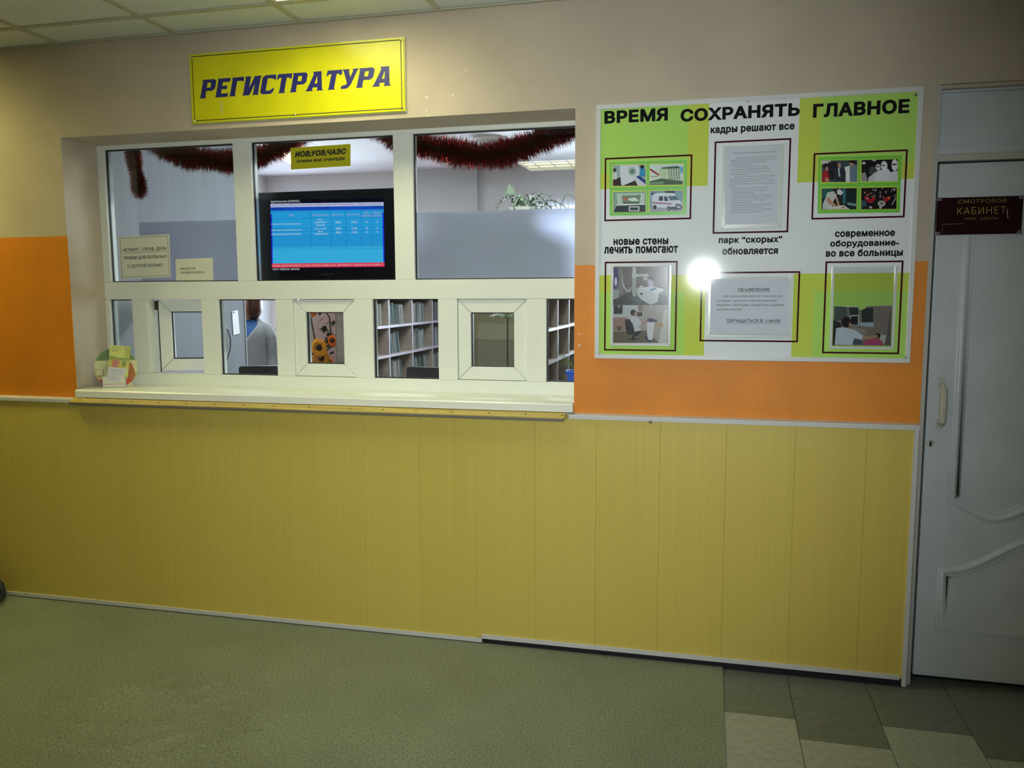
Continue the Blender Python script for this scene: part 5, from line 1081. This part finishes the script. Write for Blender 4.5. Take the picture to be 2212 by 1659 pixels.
flower(-2.890, 1.072, .082, pet, SFY-.14); flower(-2.915, .985, .085, M('petal_dull', (206, 134, 26), .5), SFY-.06); flower(-2.985, 1.352, .062, peto); flower(-2.835, 1.118, .055, peto, SFY-.02); flower(-2.86, .955, .04, peto, SFY-.03); flower(-3.03, 1.0, .045, pet, SFY+.02)
for pts in ([(-2.93, SFY, .87), (-2.90, SFY-.02, 1.0), (-2.86, SFY, 1.15), (-2.87, SFY, 1.30), (-2.95, SFY, 1.40), (-2.98, SFY, 1.36)], [(-2.93, SFY, .87), (-2.98, SFY-.03, 1.1), (-3.03, SFY, 1.3), (-3.06, SFY, 1.5)], [(-2.93, SFY, .87), (-2.94, SFY-.03, .95), (-2.92, SFY-.05, 1.05)]): MB().tube(pts, .006, dkl, 6).build('stem', t)
rr = random.Random(9)
for i in range(46):
    zc = rr.uniform(.90, 1.42); xc = -2.88+rr.uniform(-.05, .05)-(.04 if zc > 1.33 else 0); 
    if zc < 1.02: xc = rr.uniform(-3.02, -2.83)
    m_ = MB(); leaf_geo(m_, (xc, SFY+rr.uniform(-.02, .05), zc), (rr.uniform(-1, 1), -.4, rr.uniform(-1, 1)), rr.uniform(.05, .08), .045, dkl, .1); m_.build('leaf', t, recalc=False)
cb = thing('cupboard', 'dull brownish-pink cupboard standing behind the sunflowers', 'cupboard', (-3.15, 3.4, 0)); cbm = M('cupboard_pinkish', (142, 116, 110), .6)
MB().box(-3.42, -2.72, 3.20, 3.60, 0, 1.95, cbm).build('body', cb, bevel=.003)
for x0 in (-3.415, -3.067): MB().box(x0, x0+.342, 3.182, 3.1995, .05, 1.93, cbm).build('door', cb, bevel=.002)

# ------------------------------------------------------------------ woman in a white coat
skin = M('skin', (196, 150, 128), .5); coatm = M('coat_white', (150, 154, 160), .75, var=.10, scale=(14, 14, 7), bump=1.0, bscale=(16, 16, 9)); shirt = M('shirt_blue', (52, 104, 168), .7); hairm = M('hair_brown', (78, 36, 30), .45, var=.4, scale=(90, 90, 12), bump=.6, bscale=(120, 120, 12))
pn = thing('person', 'woman with brown bobbed hair in white coat and blue top, half hidden by grey partition', 'person', (-3.655, 2.72, 0), rz=math.radians(12))
def skinned(name, joints, edges, mat, parent, root=0, sub=2):
    me = bpy.data.meshes.new(name); me.from_pydata([j[:3] for j in joints], edges, []); o = bpy.data.objects.new(name, me); COL.objects.link(o)
    sk = o.modifiers.new('skin', 'SKIN'); 
    for i, v in enumerate(me.skin_vertices[0].data): r = joints[i][3]; v.radius = r if isinstance(r, tuple) else (r, r); v.use_root = (i == root)
    sb = o.modifiers.new('sub', 'SUBSURF'); sb.levels = sub; sb.render_levels = sub
    me2 = bpy.data.meshes.new_from_object(o.evaluated_get(bpy.context.evaluated_depsgraph_get())); bpy.data.objects.remove(o)
    me2.name = name; me2.materials.clear(); me2.materials.append(mat); me2.polygons.foreach_set('use_smooth', [True]*len(me2.polygons)); o = bpy.data.objects.new(name, me2); COL.objects.link(o); o.parent = parent; return o
# joints: x right, y back, z up (she faces -y); one continuous body
J = [(0, 0, .88, (.13, .09)), (0, 0, 1.02, (.115, .08)), (0, .0, 1.13, (.125, .085)), (0, .01, 1.215, (.075, .055)), (0, .0, 1.28, (.05, .05)), (0, -.01, 1.32, (.046, .048)), (0, -.02, 1.385, (.066, .082)), (0, -.005, 1.455, (.074, .092)), (0, .0, 1.50, (.05, .06)),
     (.135, .01, 1.165, .036), (.192, .02, 1.00, .034), (.225, -.04, .80, .028), (.228, -.06, .76, .042),
     (-.135, .01, 1.165, .036), (-.192, .02, 1.00, .034), (-.225, -.04, .80, .028), (-.228, -.06, .76, .042),
     (.085, 0, .80, .085), (.09, -.01, .46, .055), (.09, .01, .10, .040), (.10, -.10, .035, .032), (-.085, 0, .80, .085), (-.09, -.01, .46, .055), (-.09, .01, .10, .040), (-.10, -.10, .035, .032)]
E_ = [(0, 1), (1, 2), (2, 3), (3, 4), (4, 5), (5, 6), (6, 7), (7, 8), (3, 9), (9, 10), (10, 11), (11, 12), (3, 13), (13, 14), (14, 15), (15, 16), (0, 17), (17, 18), (18, 19), (19, 20), (0, 21), (21, 22), (22, 23), (23, 24)]
n0 = len(J)
for sd in (1, -1):
    base = 12 if sd > 0 else 16
    for k_, (dx, ln) in enumerate(((-.022, .062), (-.008, .070), (.006, .068), (.020, .058))):
        i0 = len(J); J += [(sd*.228+sd*dx, -.066, .735, .0085), (sd*.228+sd*dx*1.2, -.075, .735-ln*.5, .008), (sd*.228+sd*dx*1.2, -.068, .735-ln, .0065)]; E_ += [(base, i0), (i0, i0+1), (i0+1, i0+2)]
    i0 = len(J); J += [(sd*.205, -.088, .75, .010), (sd*.198, -.100, .715, .008)]; E_ += [(base, i0), (i0, i0+1)]
body = skinned('body', J, E_, skin, pn)
fm_ = MB(); fm_.lathe([(.014, 0), (.010, -.010), (.001, -.016)], (0, -.098, 1.395), skin, 8, 'y'); fm_.tube([(0, -.094, 1.43), (0, -.112, 1.392)], [.006, .011], skin, 6); fm_.build('nose', pn, local=True, smooth=True)
for sx_ in (-.028, .028):
    MB().lathe([(.001, -.106), (.009, -.104), (.012, -.098)], (sx_, 0, 1.418), M('eye_white', (220, 220, 216), .3), 10, 'y', cap=False).build('eye', pn, local=True)
    MB().lathe([(.001, -.108), (.005, -.107), (.006, -.105)], (sx_, 0, 1.418), M('iris', (40, 30, 26), .2), 8, 'y', cap=False).build('iris', pn, local=True)
    MB().tube([(sx_-.017, -.100, 1.437), (sx_, -.107, 1.442), (sx_+.017, -.100, 1.437)], .0025, hairm, 5).build('eyebrow', pn, local=True)
MB().tube([(-.022, -.093, 1.352), (-.010, -.101, 1.355), (.010, -.101, 1.355), (.022, -.093, 1.352)], [.002, .005, .005, .002], M('lips', (156, 84, 82), .5), 6).build('mouth', pn, local=True)
# bob hair: shell round the head, open at the face
hv = []; hf = []; nu, nv = 22, 12
for j in range(nv+1):
    ph = j/nv
    for i in range(nu+1):
        th = math.radians(-52+284*i/nu)            # 0 = +x side, 90 = back, 180 = -x side
        if ph < .5: zz = 1.44+.088*math.cos(ph*PI); r = math.sin(max(.02, ph)*PI)
        else: zz = 1.44-.15*(ph-.5)*2; r = 1.0+.06*math.sin((ph-.5)*2*PI)-.28*max(0, (ph-.82))/.18
        wob = 1+.02*math.sin(i*2.1+j)
        hv.append((.104*r*math.cos(th)*wob, .006+.112*r*math.sin(th)*wob, zz))
for j in range(nv):
    for i in range(nu): hf.append((j*(nu+1)+i, j*(nu+1)+i+1, (j+1)*(nu+1)+i+1, (j+1)*(nu+1)+i))
hb = MB().add(hv, hf, hairm).build('hair', pn, local=True, smooth=True, recalc=False); so = hb.modifiers.new('s', 'SOLIDIFY'); so.thickness = .018; so.offset = -1
hb2 = MB(); hb2.tube([(-.075, -.060, 1.50), (-.03, -.088, 1.512), (.03, -.088, 1.512), (.075, -.060, 1.50)], [.016, .022, .022, .016], hairm, 8); hb2.build('fringe', pn, local=True, smooth=True)
# coat: a shell lofted round the torso, sleeves, open v-neck with blue top beneath
def loft(name, rings, mat, parent, open_front=0, thick=.006):
    nn = 28; vs = []; fs = []
    for (cx, cy, z, rx, ry, opn) in rings:
        for i in range(nn+1):
            a = -PI/2+opn+(2*PI-2*opn)*i/nn; vs.append((cx+rx*math.cos(a), cy+ry*math.sin(a), z+.012*math.cos(a)**2*(1 if z > 1.2 else 0)))
    for j in range(len(rings)-1):
        for i in range(nn): fs.append((j*(nn+1)+i, j*(nn+1)+i+1, (j+1)*(nn+1)+i+1, (j+1)*(nn+1)+i))
    o = MB().add(vs, fs, mat).build(name, parent, local=True, smooth=True, recalc=False); m2 = o.modifiers.new('s', 'SOLIDIFY'); m2.thickness = thick; m2.offset = 1; return o
coat = loft('coat', [(0, .0, .50, .205, .155, .03), (0, 0, .70, .195, .148, .03), (0, 0, .88, .185, .140, .03), (0, 0, 1.00, .170, .128, .03), (0, 0, 1.08, .172, .128, .05), (0, .0, 1.17, .178, .122, .42), (0, .005, 1.225, .156, .105, .80), (0, .014, 1.258, .105, .080, 1.15), (0, .018, 1.282, .074, .066, 1.40)], coatm, pn)
loft('blue_top', [(0, 0, .95, .150, .112, 0), (0, 0, 1.10, .155, .115, 0), (0, 0, 1.18, .150, .108, 0), (0, .0, 1.24, .105, .082, 0), (0, .004, 1.268, .068, .062, 0)], shirt, pn, thick=.003)
for sd in (1, -1):
    s_ = MB(); s_.tube([(sd*.100, .01, 1.215), (sd*.150, .01, 1.190), (sd*.178, .015, 1.12), (sd*.196, .02, 1.00), (sd*.208, -.01, .90), (sd*.220, -.035, .815)], [.055, .062, .058, .053, .049, .047], coatm, 14, cap=False); o = s_.build('sleeve', coat, local=True, smooth=True)


# ------------------------------------------------------------------ shaggy strands at the left edge
t = thing('mop', 'grey shaggy strands hanging at the far left edge above the floor', 'mop', (-3.345, -.14, .0))
mm = M('mop_grey', (108, 112, 112), .8, var=.5, scale=(60, 60, 60), c2=(48, 50, 52))
MB().tube([(-3.375, -.13, .16), (-3.56, -.05, 1.35)], .011, M('mop_handle', (120, 92, 60), .6), 8).build('handle', t)
rr = random.Random(31); m_ = MB()
for i in range(260):
    a = rr.uniform(0, 2*PI); r_ = rr.uniform(.01, .085); x = -3.350; y = -.14; z1 = .22-rr.uniform(0, .03)
    m_.tube([(x-.02, y, z1), (x+math.cos(a)*r_*.5-.01, y+math.sin(a)*r_*.5, z1-.06), (x+math.cos(a)*r_, y+math.sin(a)*r_, .07+rr.uniform(0, .03)), (x+math.cos(a)*r_*1.1, y+math.sin(a)*r_*1.1, .012+rr.uniform(0, .02))], rr.uniform(.0022, .0036), mm, 4, cap=False)
o = m_.build('strands', t, recalc=False); o['kind'] = 'stuff'

chip = M('bare_plaster', (226, 220, 196), .8); wb = bpy.data.objects['wall_back']; rr = random.Random(8)
for (px, py, r_) in [(922, 210, 3.2), (978, 206, 2.6), (921, 238, 2.4), (925, 249, 2.2), (1003, 152, 2.2), (990, 156, 1.6), (1010, 150, 1.4), (1251.5, 722, 1.8), (1251.5, 746, 2.2), (880, 182, 1.6)]:
    x, z = W(px, py, 0); q = [(x+r_*.0019*rr.uniform(.6, 1.2)*math.cos(a), z+r_*.0019*rr.uniform(.6, 1.3)*math.sin(a)) for a in [i*PI/3.5 for i in range(7)]]
    MB().prism(q, -.0003, .0001, chip).build('paint_chip', wb)
